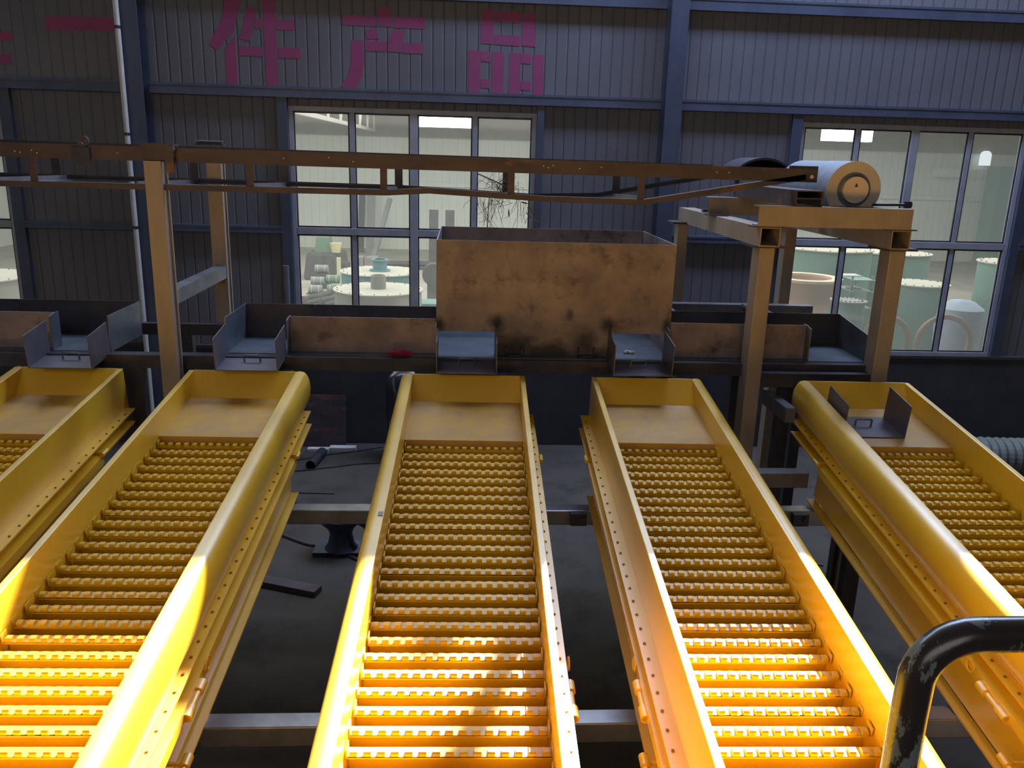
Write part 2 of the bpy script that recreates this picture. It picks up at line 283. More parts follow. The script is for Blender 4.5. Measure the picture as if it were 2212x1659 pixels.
# ------------------------------------------------------------------ painted characters on the wall
CH = {'one':[[(-4.561,4.839),(-3.816,4.852),(-3.821,4.713),(-4.566,4.706)]],'item':[[(-2.597,5.244),(-2.431,5.235),(-2.468,5.077),(-2.479,5.046),(-2.545,4.774),(-2.752,4.555),(-2.827,4.624),(-2.693,4.833),(-2.627,5.071)],[(-2.657,4.594),(-2.54,4.711),(-2.545,4.191),(-2.661,4.19)],[(-2.41,5.014),(-2.3,4.997),(-2.342,4.781),(-2.396,4.659),(-2.499,4.688),(-2.444,4.826)],[(-2.236,5.258),(-2.099,5.263),(-2.095,4.179),(-2.222,4.185)],[(-2.315,4.897),(-2.251,4.899),(-2.252,4.793),(-2.321,4.793)],[(-2.083,4.894),(-1.897,4.893),(-1.897,4.792),(-2.084,4.791)],[(-2.503,4.612),(-2.249,4.611),(-2.251,4.508),(-2.506,4.511)],[(-2.079,4.611),(-1.843,4.609),(-1.844,4.5),(-2.075,4.501)]],'produce':[[(-1.367,4.968),(-1.0,4.97),(-1.002,4.861),(-1.366,4.867)],[(-0.996,5.053),(-0.845,5.077),(-0.823,4.864),(-0.976,4.865)],[(-0.805,4.967),(-0.46,4.969),(-0.46,4.856),(-0.806,4.855)],[(-1.128,4.824),(-1.002,4.845),(-0.97,4.733),(-1.1,4.732)],[(-0.819,4.835),(-0.681,4.832),(-0.686,4.792),(-0.716,4.71),(-0.725,4.604),(-0.873,4.607),(-0.866,4.721)],[(-1.133,4.708),(-0.885,4.71),(-0.887,4.606),(-1.123,4.606)],[(-0.702,4.707),(-0.482,4.708),(-0.482,4.597),(-0.712,4.596)],[(-1.276,4.713),(-1.147,4.708),(-1.138,4.483),(-1.163,4.351),(-1.235,4.216),(-1.315,4.155),(-1.4,4.227),(-1.319,4.346),(-1.285,4.478)]],'goods':[[(0.161,5.076),(0.303,5.072),(0.299,4.725),(0.162,4.727)],[(0.32,5.075),(0.593,5.071),(0.593,4.957),(0.318,4.96)],[(0.62,5.061),(0.765,5.059),(0.768,4.712),(0.618,4.72)],[(0.314,4.824),(0.594,4.82),(0.594,4.713),(0.311,4.722)],[(0.027,4.654),(0.16,4.65),(0.154,4.194),(0.03,4.196)],[(0.169,4.646),(0.265,4.642),(0.264,4.537),(0.165,4.54)],[(0.286,4.643),(0.423,4.641),(0.421,4.189),(0.293,4.191)],[(0.169,4.356),(0.268,4.351),(0.268,4.254),(0.17,4.261)],[(0.483,4.64),(0.612,4.638),(0.613,4.181),(0.485,4.184)],[(0.617,4.638),(0.73,4.635),(0.73,4.529),(0.62,4.534)],[(0.753,4.629),(0.872,4.63),(0.882,4.18),(0.764,4.183)],[(0.621,4.343),(0.737,4.343),(0.736,4.246),(0.624,4.252)]],'stub':[[(-5.307,4.67),(-4.928,4.669),(-4.93,4.576),(-5.32,4.575)],[(-5.338,4.445),(-4.968,4.443),(-4.977,4.335),(-5.352,4.339)]]}
lab = {'one': 'red painted Chinese character of one long bar, left of the downpipe',
       'item': 'tall red painted Chinese character with two uprights, first right of the left column',
       'produce': 'red painted Chinese character with a long left-sweeping stroke, above the middle window',
       'goods': 'red painted Chinese character of three stacked boxes, nearest the right column',
       'stub': 'partly cut-off red painted character at the left edge of the picture'}
for k, polys in CH.items():
    m = MB()
    for p in polys: m.prism([(a, b) for a, b in p], 'y', WY-0.003, WY-0.0005)
    tag(obj('painted_character', m, M['red']), lab[k], 'wall lettering', 'red painted characters on the wall')
# chipped patches gather on the pipe bend
nt = M['rail_black'].node_tree; N = nt.nodes; L = nt.links
mr3 = [n for n in N if n.bl_idname == 'ShaderNodeMapRange' and abs(n.inputs[1].default_value-0.56) < 1e-4][0]
tcx = N.new('ShaderNodeTexCoord'); sxy = N.new('ShaderNodeSeparateXYZ'); L.new(tcx.outputs['Object'], sxy.inputs[0])
zr_ = N.new('ShaderNodeMapRange'); zr_.inputs[1].default_value = 0.86; zr_.inputs[2].default_value = 0.96; zr_.inputs[3].default_value = 0.0; zr_.inputs[4].default_value = 0.085; L.new(sxy.outputs[2], zr_.inputs[0])
xr_ = N.new('ShaderNodeMapRange'); xr_.inputs[1].default_value = 0.09; xr_.inputs[2].default_value = 0.16; xr_.inputs[3].default_value = 1.0; xr_.inputs[4].default_value = 0.15; L.new(sxy.outputs[0], xr_.inputs[0])
ml_ = N.new('ShaderNodeMath'); ml_.operation = 'MULTIPLY'; L.new(zr_.outputs[0], ml_.inputs[0]); L.new(xr_.outputs[0], ml_.inputs[1])
src = mr3.inputs[0].links[0].from_socket
ad_ = N.new('ShaderNodeMath'); ad_.operation = 'ADD'; L.new(src, ad_.inputs[0]); L.new(ml_.outputs[0], ad_.inputs[1]); L.new(ad_.outputs[0], mr3.inputs[0])
mr3.inputs[1].default_value = 0.585; mr3.inputs[2].default_value = 0.60
# ------------------------------------------------------------------ pipes on the wall
dp = thing('downpipe', 'thin cream vertical downpipe with dark bands beside the left column', 'pipe', (-3.665, 9.65, 0))
obj('pipe_run', MB().tube([(0,0,0),(0,0,7.3)], 0.028, 12), M['pipe'], dp, smooth=True)
for z in (1.5, 2.62, 3.62, 4.7): obj('clamp_band', MB().tube([(0,0,z),(0,0,z+0.03)], 0.031, 12), M['black'], dp)
tag(obj('standing_pipe', MB().tube([(-1.955,9.3,0),(-1.955,9.3,2.29)], 0.034, 12), M['steel_grey'], smooth=True), 'grey pipe standing upright in front of the wall left of the middle window', 'pipe')

# ================================================================== STEEL TABLE FRAMES AND LAUNDERS
def rail_frame(name, label, x0, x1, legs, crosses, zr=2.165):
    t = thing(name, label, 'trestle', (x0, 5.55, 0), 'launder support trestles')
    T = Matrix.Translation((-x0, -5.55, 0))
    def part(n, mbb, mt):
        bmesh.ops.transform(mbb.b, matrix=T, verts=mbb.b.verts[:]); return obj(n, mbb, mt, t)
    part('rail', MB().box(x0, x1, 5.56, 5.66, zr-0.09, zr), M['plate_dark'])
    part('rail', MB().box(x0, x1, 6.62, 6.68, zr-0.09, zr), M['plate_dark'])
    for lx in legs:
        for y in (5.57, 6.63): part('leg', MB().box(lx-0.045, lx+0.045, y, y+0.08, 0.0, zr-0.09), M['plate_dark'])
        if lx > -1: part('cross_bar', MB().box(lx-0.03, lx+0.03, 5.66, 6.62, zr-0.09, zr-0.01), M['plate_dark'])
    return t
rail_frame('rail_trestle', 'dark steel rail frame on legs under the launders on the left and middle', -5.4, 2.06, (-5.2, -2.2, 0.0, 1.42), [])
t = rail_frame('rail_trestle', 'dark steel rail frame under the open launder at the right, between the two right posts', 2.1, 3.0, (2.3, 2.86), [])
def launder(name, label, x0, x1, openings, endplates, yf=5.72, yb=6.2, zb=2.165, zt=2.415, right_slope=False):
    t = thing(name, label, 'launder', (x0, yf, zb), 'steel plate launders')
    def L(m): 
        bmesh.ops.transform(m.b, matrix=Matrix.Translation((-x0, -yf, -zb)), verts=m.b.verts[:]); return m
    th = 0.008
    obj('floor_plate', L(MB().box(x0, x1, 5.64, yb, zb, zb+0.006)), M['plate_blue'], t)
    obj('back_plate', L(MB().box(x0, x1, yb, yb+th, zb, zt)), M['plate_dark'], t)
    xs = [x0]
    for a, b in openings: xs += [a, b]
    xs.append(x1)
    for a, b in zip(xs[::2], xs[1::2]):
        if b-a > 0.02: obj('front_plate', L(MB().box(a, b, yf, yf+th, zb+0.006, zt)), M['plate'], t)
    for a, b in openings:
        for q in (a, b):
            if q > x0+0.02 and q < x1-0.02:
                obj('cheek_plate', L(MB().prism([(5.64, zb+0.006), (yf+0.05, zb+0.006), (yf+0.05, zt), (yf-0.01, zt), (5.64, zt-0.012)], 'x', q-th/2, q+th/2)), M['plate_blue'], t)
    for q in endplates:
        zf = zt-0.07 if right_slope and q == x1 else zt-0.002
        obj('end_plate', L(MB().prism([(5.64, zb+0.006), (yb, zb+0.006), (yb, zt), (5.64, zf)], 'x', q-(th if q == x1 else 0), q+(0 if q == x1 else th))), M['plate_blue'], t)
    return t
launder('launder', 'open steel launder box at the far left, ending at the left post', -5.2, -2.376, [(-2.76, -2.376)], [-2.376])
launder('launder', 'open steel launder box between the left post and the tall hopper', -1.612, -0.19, [(-1.612, -1.195)], [-1.612])
launder('launder', 'dark open steel launder box right of the hopper, running behind both right posts', 1.47, 2.91, [(2.455, 2.91)], [2.91], right_slope=True)
# tall hopper with two cut-outs
hp = thing('hopper', 'tall brown steel plate hopper box with two outlets in the middle', 'hopper', (-0.185, 5.7, 2.165))
def Lh(m): bmesh.ops.transform(m.b, matrix=Matrix.Translation((0.185, -5.7, -2.165)), verts=m.b.verts[:]); return m
hx0, hx1 = -0.185, 1.462
m = MB(); zc = 2.335
cuts = [(-0.175, 0.225), (1.03, 1.425)]
prof = [(hx0, zc), (cuts[0][1], zc), (cuts[0][1], 2.172), (cuts[1][0], 2.172), (cuts[1][0], zc), (hx1, zc), (hx1, 2.962), (hx0, 2.962)]
M['hopper_plate'] = spots(M['plate'], 'scorched_hopper_plate', [(0.02,0,0.22,0.06,0.07,0.95),(0.42,0,0.24,0.09,0.09,0.95),(1.20,0,0.23,0.08,0.09,0.9),(1.62,0,0.24,0.05,0.09,0.9),(0.80,0,0.02,0.50,0.11,0.9),(0.93,0,0.30,0.035,0.05,0.7),(0.55,0,0.08,0.12,0.10,0.8),(1.05,0,0.10,0.12,0.12,0.8)])
obj('front_plate', Lh(m.prism(prof, 'y', 5.70, 5.708)), M['hopper_plate'], hp)
obj('side_plate', Lh(MB().box(hx0, hx0+0.008, 5.708, 6.8, 2.172, 2.962)), M['plate'], hp)
obj('side_plate', Lh(MB().box(hx1-0.008, hx1, 5.708, 6.8, 2.172, 2.962)), M['plate'], hp)
obj('back_plate', Lh(MB().box(hx0, hx1, 6.8, 6.808, 2.172, 2.962)), M['plate'], hp)
obj('floor_plate', Lh(MB().box(hx0, hx1, 5.60, 6.8, 2.165, 2.171)), M['plate_blue'], hp)
for q in (-0.183, 0.225, 1.03, 1.43):
    obj('cheek_plate', Lh(MB().prism([(5.60, 2.172), (5.70, 2.172), (5.70, 2.40), (5.60, 2.385)], 'x', q-0.004, q+0.004)), M['plate_blue'], hp)
for q in (0.36, 0.87):
    obj('clamp_lug', Lh(MB().box(q-0.06, q-0.05, 5.66, 5.70, 2.172, 2.235).box(q+0.05, q+0.06, 5.66, 5.70, 2.172, 2.235).box(q-0.06, q+0.06, 5.66, 5.70, 2.172, 2.18)), M['plate_dark'], hp)
tag(obj('rag', MB().tube([(1.16,5.78,2.18),(1.19,5.80,2.186),(1.21,5.77,2.184),(1.23,5.79,2.18)], 0.012, 6), M['white']), 'small scrap of pale cloth lying on the sheet floor under the hopper', 'scrap')
# cross pieces behind the right launder
cb = thing('cross_member_frame', 'steel frame of two flat cross bars behind the right launder', 'frame', (1.5, 6.3, 2.3))
for n_, b_ in (('back_rail', (0, 1.45, 0.50, 0.60, -0.02, 0.07)), ('cross_bar', (0.06, 0.17, -0.08, 0.50, 0.06, 0.085)), ('cross_bar', (0.83, 0.95, -0.08, 0.50, 0.06, 0.085))):
    obj(n_, MB().box(*b_), M['steel_grey'], cb)
for lx in (0.03, 1.4): obj('leg', MB().box(lx-0.03, lx+0.03, 0.52, 0.58, -2.3, -0.02), M['plate_dark'], cb)

# ------------------------------------------------------------------ chute inserts (U-shaped, with a bar handle)
CW, CL, CH_ = 0.40, 0.30, 0.215
def make_chute(label):
    t = thing('chute_insert', label, 'chute', group='U-shaped chute inserts')
    bp = obj('base_plate', MB().box(-CW/2, CW/2, 0, CL, 0, 0.006), M['chute'], t)
    for s in (-1, 1):
        xx = s*(CW/2-0.003)
        obj('side_plate', MB().prism([(0, 0.006), (CL, 0.006), (CL, CH_+0.01), (0, CH_)], 'x', xx-0.003, xx+0.003), M['chute'], t)
    obj('handle', MB().tube([(-0.052,CL*0.55,0.006),(-0.052,CL*0.55,0.044),(-0.047,CL*0.55,0.050),(0.047,CL*0.55,0.050),(0.052,CL*0.55,0.044),(0.052,CL*0.55,0.006)], 0.0065, 8), M['steel_grey'], bp, smooth=True)
    return t
def dup(root, label):
    r = root.copy(); col.objects.link(r); r['label'] = label
    for ch in root.children:
        c = ch.copy(); col.objects.link(c); c.parent = r
        for g_ in ch.children:
            d_ = g_.copy(); col.objects.link(d_); d_.parent = c
    return r
spots = [(-2.575, 'grey chute insert hung on the far-left launder outlet'), (-1.40, 'grey chute insert on the launder outlet left of the hopper, with clear bar handle'),
         (0.028, 'dark chute insert under the left outlet of the hopper'), (1.205, 'dark chute insert under the right outlet of the hopper')]
first = None
for x_, lb in spots:
    c = make_chute(lb) if first is None else dup(first, lb)
    if first is None: first = c
    c.location = (x_, 5.325, 2.125); c.rotation_euler = (math.radians(6), 0, 0)
CH5 = dup(first, 'loose chute insert lying inside the head of the right-most yellow trough')
tag(obj('wrapper', MB().tube([(-0.52,5.60,2.19),(-0.46,5.59,2.196),(-0.40,5.61,2.194),(-0.34,5.60,2.188)], [0.008,0.022,0.026,0.006], 7), M['redfilm'], smooth=True), 'crumpled shiny crimson wrapper on the rail left of the hopper', 'litter')

# ================================================================== YELLOW RIFFLE TROUGHS
XT = Vector((0.99981, -0.01924, 0)); DT = Vector((0.01909, 0.99178, 0.12650)); NT = Vector((-0.00243, -0.12648, 0.99197))
T0, NB, LEN = 5.2, 2.76, 4.45
def tmat(xc, t=T0, n=NB):
    p = Vector((0,0,3.52))+XT*xc+DT*t-NT*n
    m = Matrix.Identity(4)
    for i in range(3): m[i][0], m[i][1], m[i][2], m[i][3] = XT[i], DT[i], NT[i], p[i]
    return m
ZTOP, ZPAN, ZRIF, ZFL = 0.66, 0.52, 0.49, 0.36
def trough(label, xl, xr, tube):
    """xl, xr = inner faces; tube = -1 for the rounded rail on the left wall, +1 on the right"""
    xc = (xl+xr)/2; hw = (xr-xl)/2
    t = thing('riffle_trough', label, 'sluice trough', group='yellow riffle troughs'); t.matrix_world = tmat(xc)
    Y = M['yellow']
    for s in (-1, 1):
        a, b = s*hw, s*(hw+0.033); lo, hi = min(a, b), max(a, b)
        nm = 'railed_wall' if s == tube else 'plain_wall'
        wl = obj(nm, MB().box(lo, hi, -LEN, 0, 0.33, ZTOP), Y, t, bevel=0.004)
        if s == tube:
            pr = []
            for k in range(11):
                th = math.pi*k/10
                pr.append((b+s*(0.058*math.sin(th)), (ZTOP+0.43)/2+(ZTOP-0.43)/2*math.cos(th)))
            pr[0] = (b-s*0.02, ZTOP+0.0015); pr[-1] = (b, 0.43)
            rr = [(b-s*0.02, ZTOP+0.0015)]+[(b+s*0.0, ZTOP+0.0015)]
            for k in range(1, 12):
                th = math.pi*k/12
                rr.append((b+s*0.060*math.sin(th)**0.75, 0.545+0.1165*math.cos(th)))
            rr.append((b, 0.43)); rr.append((b-s*0.02, 0.43))
            obj('rounded_rail', MB().prism(rr, 'y', -LEN, 0.0), Y, wl, smooth=True)
        # upper bolted flange
        f = MB(); e0, e1 = b, s*(hw+0.033+0.065); f.box(min(e0,e1), max(e0,e1), -LEN, -0.06, 0.392, 0.401)
        for k in range(44):
            y = -0.17-k*0.096
            if y < -LEN+0.03: break
            f.tube([(s*(hw+0.033+0.042), y, 0.4012), (s*(hw+0.033+0.042), y, 0.406)], 0.0065, 6)
        fl = obj('bolted_flange', f, Y, t); fl.data.materials.append(M['bolt'])
        for pg in fl.data.polygons:
            if pg.center.z > 0.4013: pg.material_index = 1
        # lower flange with a turned-down lip
        e1 = s*(hw+0.033+0.078); f = MB().box(min(e0,e1), max(e0,e1), -LEN, -0.12, 0.325, 0.335); f.box(min(e1, e1-s*0.008), max(e1, e1-s*0.008), -LEN, -0.62, 0.285, 0.325)
        obj('side_flange', f, Y, t)
        f = MB(); e = s*(hw+0.02); f.box(min(e, e+s*0.01), max(e, e+s*0.01), -LEN, -0.47, 0.03, 0.325)
        obj('body_panel', f, Y, t)
        f = MB(); f.box(min(e, e+s*0.055), max(e, e+s*0.055), -LEN, -0.47, 0.0, 0.01)
        obj('bottom_flange', f, Y, t)
        # hinge-like toggles on the side
        for (yy, zz) in ((-0.57, 0.35), (-2.50, 0.30), (-2.73, 0.14)):
            h = MB(); hx = s*(hw+0.033+0.085)
            h.tube([(hx, yy, zz), (hx, yy-0.20 if yy < -1 else yy-0.07, zz)], 0.013, 10)
            if yy < -1:
                h.tube([(hx, yy, zz), (hx, yy-0.055, zz)], 0.021, 10); h.tube([(hx, yy-0.14, zz), (hx, yy-0.20, zz)], 0.021, 10)
            h.box(min(s*(hw+0.03), hx), max(s*(hw+0.03), hx), yy-0.04, yy-0.03, zz-0.012, zz+0.004)
            obj('hinge_pin', h, Y, t, smooth=True)
        ring = [(s*(hw+0.12), -2.42+0.028*math.cos(q), 0.33+0.028*math.sin(q)) for q in [2*math.pi*i/12 for i in range(13)]]
        obj('pull_ring', MB().tube(ring, 0.004, 6, cap=False), Y, t)
    obj('body_end_plate', MB().box(-hw-0.02, hw+0.02, -0.48, -0.47, 0.01, 0.38), Y, t)
    obj('end_plate', MB().hexa([(-hw,-0.15,ZPAN-0.01),(hw,-0.15,ZPAN-0.01),(hw,-0.14,ZPAN-0.01),(-hw,-0.14,ZPAN-0.01),(-hw,-0.008,ZTOP),(hw,-0.008,ZTOP),(hw,0.0,ZTOP),(-hw,0.0,ZTOP)]), Y, t)
    p = MB().box(-hw, hw, -0.71, -0.14, ZPAN-0.008, ZPAN); p.box(-hw, hw, -0.71, -0.702, ZRIF-0.035, ZPAN-0.008)
    obj('head_pan', p, M['yellow_worn'], t)
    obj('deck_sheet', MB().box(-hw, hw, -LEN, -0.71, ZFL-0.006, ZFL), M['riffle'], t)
    # riffle bars
    pitch = 0.0955; mesh = None; k = 0; y = -0.755
    while y > -LEN+0.05:
        if mesh is None:
            r = MB(); ntooth = int(round(2*hw/0.0465)); tp = 2*hw/ntooth
            r.box(-hw, hw, -0.001, 0.002, -0.026, -0.016)       # lip facing down-slope
            r.box(-hw, hw, -0.001, 0.042, -0.020, -0.016)              # ledge
            r.box(-hw, hw, 0.039, 0.042, ZFL-ZRIF, -0.020)  # rear web, added to keep sun off the deck in the gaps
            for i in range(ntooth):
                a = -hw+tp*(i+0.24); b = a+tp*0.52
                r.prism([(-0.001,-0.016),(0.032,-0.016),(0.032,-0.006),(0.024,0.0),(0.005,0.0),(-0.001,-0.004)], 'x', a, b)
            r.box(-hw, -hw+0.004, -0.004, 0.04, -0.02, 0.018); r.box(hw-0.004, hw, -0.004, 0.04, -0.02, 0.018)
            mesh = r.mesh('riffle')
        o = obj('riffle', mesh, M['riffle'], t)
        o.location = ((-1)**k*0.003, y, ZRIF); o.scale = (0.99, 1, 1)
        y -= pitch; k += 1
    return t
trough('riffle_trough at the far left, cut off by the picture edge, flat right wall'.replace('riffle_trough', 'yellow riffle trough'), -2.991, -2.378, -1)
trough('second yellow riffle trough from the left, rounded rail on its right wall', -1.880, -1.215, 1)
trough('middle yellow riffle trough, straight in front of the hopper', -0.432, 0.284, -1)
trough('yellow riffle trough right of the middle one, hinges on its left outer side', 0.803, 1.452, 1)
trough('right-most yellow riffle trough with a loose chute insert in its head', 2.262, 2.928, -1)
tr3 = bpy.data.objects['riffle_trough.002']
st = obj('sticker', MB().box(-0.385, -0.362, -1.80, -1.765, ZTOP+0.0035, ZTOP+0.0045), M['tank_grey'], tr3); st['label'] = 'small blue-grey worn sticker patch'
mm = tmat(2.485, 4.61, 2.238); CH5.matrix_world = mm

# ------------------------------------------------------------------ cross beams carrying the troughs
def xbeam(label, x0, x1, y0, y1, z0, z1, legs):
    t = thing('support_beam', label, 'beam', (x0, y0, 0), 'beams under the troughs')
    obj('beam', MB().box(0, x1-x0, 0, y1-y0, z0, z1), M['beam'], t, bevel=0.006)
    for lx in legs: obj('leg', MB().box(lx-x0-0.05, lx-x0+0.05, 0.01, y1-y0-0.01, 0, z0), M['plate_dark'], t)
    return t
xbeam('rear grey box beam running under all the troughs near their heads', -3.4, 3.2, 4.85, 4.95, 1.262, 1.362, (-2.7, -0.05, 2.6))
xbeam('front grey box beam with a bright worn top under the troughs near the camera', -3.4, 3.2, 3.09, 3.19, 1.038, 1.138, (-2.7, -0.05, 2.6))
for x_, y_, z_ in ((-1.16,4.83,1.33),(-1.16,3.08,1.09),(0.745,4.83,1.33),(2.18,4.83,1.33),(2.97,3.08,1.09)):
    tag(obj('bolt_bracket', MB().box(x_-0.05, x_+0.05, y_-0.03, y_+0.03, z_-0.05, z_+0.03).tube([(x_+0.02,y_-0.055,z_),(x_+0.02,y_-0.03,z_)], 0.018, 8), M['plate_dark']),
        'dark bolted bracket where the %s trough meets the %s beam' % ({-1.16:'second',0.745:'fourth',2.18:'right-most',2.97:'right-most'}[x_], 'rear' if y_ > 4 else 'front'), 'bracket', 'trough brackets')
# ================================================================== LEFT GANTRY FRAME
gp = thing('gantry_frame', 'tall tan steel frame of two posts joined by a rail, left of the hopper', 'frame', (-1.935, 5.5, 0))
def Lg(m): bmesh.ops.transform(m.b, matrix=Matrix.Translation((1.935, -5.5, 0)), verts=m.b.verts[:]); return m
def boxpost(x0, x1, y0, y1, z0, z1):        # welded channel pair: two flanges and a web groove on the right side
    m = MB(); m.box(x0, x1-0.012, y0, y1, z0, z1); m.box(x1-0.012, x1, y0, y0+0.02, z0, z1); m.box(x1-0.012, x1, y1-0.02, y1, z0, z1); return m
obj('post', Lg(boxpost(-1.977, -1.872, 5.42, 5.54, 0, 3.43)), M['steel_tan'], gp)
obj('post', Lg(boxpost(-1.976, -1.866, 6.70, 6.82, 0, 3.47)), M['steel_tan'], gp)
obj('tie_rail', Lg(MB().beam((-1.925, 5.54, 2.565), (-1.915, 6.70, 2.575), 0.09, 0.095)), M['steel_grey'], gp)
for x_, y_ in ((-1.935, 5.51), (-1.915, 6.74)):
    obj('base_plate', Lg(MB().box(x_-0.1, x_+0.1, y_-0.1, y_+0.1, 0, 0.012)), M['plate_dark'], gp)
# splash of old weld on the posts
# ================================================================== CONVEYOR FRAME
cv = thing('conveyor_frame', 'long rusty empty conveyor frame of angle rails spanning from the left post', 'conveyor frame', (-4.2, 5.45, 3.2))
def Lc(m): bmesh.ops.transform(m.b, matrix=Matrix.Translation((4.2, -5.45, -3.2)), verts=m.b.verts[:]); return m
def angle_rail(p, q, w, h, flip=1, th=0.006):            # L section: vertical leg facing the camera, flat leg on top
    m = MB(); p = Vector(p); q = Vector(q)
    m.hexa([p, q, q+Vector((0,th,0)), p+Vector((0,th,0)), p+Vector((0,0,h)), q+Vector((0,0,h)), q+Vector((0,th,h)), p+Vector((0,th,h))])
    o = Vector((0,0,h-th))
    y0, y1 = (th, w) if flip > 0 else (-w, 0)
    m.hexa([p+o+Vector((0,y0,0)), q+o+Vector((0,y0,0)), q+o+Vector((0,y1,0)), p+o+Vector((0,y1,0)), p+o+Vector((0,y0,th)), q+o+Vector((0,y0,th)), q+o+Vector((0,y1,th)), p+o+Vector((0,y1,th))])
    return m
YF, YR = 5.45, 6.68
obj('front_rail', Lc(angle_rail((-4.2, YF, 3.436), (2.285, YF, 3.410), 0.06, 0.084)), M['rust'], cv)
obj('rear_rail', Lc(angle_rail((-4.2, YR, 3.455), (1.95, YR, 3.416), 0.06, 0.084)), M['rust_dark'], cv)
zl = 3.265
m = MB(); pts = [(-4.2, 3.250), (-0.49, 3.257), (-0.23, 3.276), (0.10, 3.262), (0.52, 3.243), (1.16, 3.238), (2.21, 3.425)]
for (a, za), (b, zb) in zip(pts, pts[1:]):
    m.hexa([(a,YF,za),(b,YF,zb),(b,YF+0.006,zb),(a,YF+0.006,za),(a,YF,za+0.036),(b,YF,zb+0.036),(b,YF+0.006,zb+0.036),(a,YF+0.006,za+0.036)])
    m.hexa([(a,YF+0.006,za+0.031),(b,YF+0.006,zb+0.031),(b,YF+0.05,zb+0.031),(a,YF+0.05,za+0.031),(a,YF+0.006,za+0.036),(b,YF+0.006,zb+0.036),(b,YF+0.05,zb+0.036),(a,YF+0.05,za+0.036)])
obj('lower_front_rail', Lc(m), M['rust'], cv)
m = MB(); pts = [(-4.2, 3.262), (-0.5, 3.245), (0.52, 3.205), (1.05, 3.225), (1.9, 3.39)]
for (a, za), (b, zb) in zip(pts, pts[1:]):
    m.hexa([(a,YR,za),(b,YR,zb),(b,YR+0.006,zb),(a,YR+0.006,za),(a,YR,za+0.036),(b,YR,zb+0.036),(b,YR+0.006,zb+0.036),(a,YR+0.006,za+0.036)])
    m.hexa([(a,YR-0.04,za),(b,YR-0.04,zb),(b,YR,zb),(a,YR,za),(a,YR-0.04,za+0.005),(b,YR-0.04,zb+0.005),(b,YR,zb+0.005),(a,YR,za+0.005)])
obj('lower_rear_rail', Lc(m), M['rust_dark'], cv)
vf = [-3.98, -2.66, -1.345, -0.512, 0.296, 1.137]
for i, x_ in enumerate(vf):
    zt_ = 3.43; zb_ = 3.27
    obj('front_hanger', Lc(MB().box(x_-0.022, x_+0.022, YF+0.007, YF+0.013, zb_-0.012, zt_)), M['rust'], cv)
vr = [-3.08, -2.06, -1.38, -0.51, 0.325, 1.19]
for x_ in vr:
    obj('rear_hanger', Lc(MB().box(x_-0.03, x_+0.03, YR-0.01, YR-0.004, 3.24, 3.46)), M['rust_dark'], cv)
for x_, zf_, zr_ in ((-3.0,3.27,3.28),(-2.06,3.272,3.272),(-1.37,3.278,3.268),(-0.52,3.281,3.262),(0.31,3.268,3.24),(1.16,3.268,3.25)):
    c = MB().hexa([(x_,YF+0.05,zf_-0.006),(x_+0.05,YF+0.05,zf_-0.006),(x_+0.05,YR-0.04,zr_-0.03),(x_,YR-0.04,zr_-0.03),(x_,YF+0.05,zf_),(x_+0.05,YF+0.05,zf_),(x_+0.05,YR-0.04,zr_-0.024),(x_,YR-0.04,zr_-0.024)])
    c.hexa([(x_,YF+0.05,zf_),(x_+0.005,YF+0.05,zf_),(x_+0.005,YR-0.04,zr_-0.024),(x_,YR-0.04,zr_-0.024),(x_,YF+0.05,zf_+0.03),(x_+0.005,YF+0.05,zf_+0.03),(x_+0.005,YR-0.04,zr_+0.01),(x_,YR-0.04,zr_+0.01)])
    obj('cross_angle', Lc(c), M['steel_grey'], cv)
# saddle, lug, pads
obj('saddle_bracket', Lc(MB().box(-1.98, -1.80, 5.415, 5.445, 3.435, 3.535).box(-1.84, -1.79, 5.41, 5.445, 3.36, 3.535).box(-1.99, -1.79, 5.445, 5.52, 3.52, 3.535)), M['rust'], cv)
obj('clamp_bolt', Lc(MB().tube([(-1.80,5.40,3.50),(-1.80,5.43,3.50)], 0.02, 8)), M['rust'], cv)
obj('splice_plate', Lc(MB().box(-2.41, -2.30, 5.436, 5.449, 3.395, 3.50)), M['rust_dark'], cv)
lug = MB()
for i in range(14):
    a0, a1 = 2*math.pi*i/14, 2*math.pi*(i+1)/14
    def rp(r, a, y): return (-2.335+r*math.cos(a), y, 3.535+r*math.sin(a))
    lug.hexa([rp(0.014,a0,5.44), rp(0.034,a0,5.44), rp(0.034,a1,5.44), rp(0.014,a1,5.44), rp(0.014,a0,5.455), rp(0.034,a0,5.455), rp(0.034,a1,5.455), rp(0.014,a1,5.455)])
obj('lifting_lug', Lc(lug), M['rust'], cv)
obj('rear_saddle', Lc(MB().tube([(-2.02,6.66,3.555),(-1.83,6.66,3.555)], 0.016, 10).box(-2.03, -1.82, 6.64, 6.70, 3.535, 3.545)), M['rust_dark'], cv)
obj('end_pad', Lc(MB().box(2.11, 2.285, 5.452, 5.50, 3.494, 3.512)), M['rust_dark'], cv)
obj('rail_pin', Lc(MB().tube([(2.245,5.44,3.445),(2.245,5.449,3.445)], 0.012, 10)), M['hub'], cv)
rv = MB()
for q in (-2.75, -2.72, -2.65, -2.62, -2.14, 0.50, 0.53, 0.56, 0.73, 0.87, 1.62, 1.70, -1.13, -0.85, -0.7):
    z_ = 3.455+random.random()*0.03; rv.tube([(q,5.444,z_),(q,5.449,z_)], 0.0045, 6)
obj('spatter_dots', Lc(rv), M['hub'], cv)
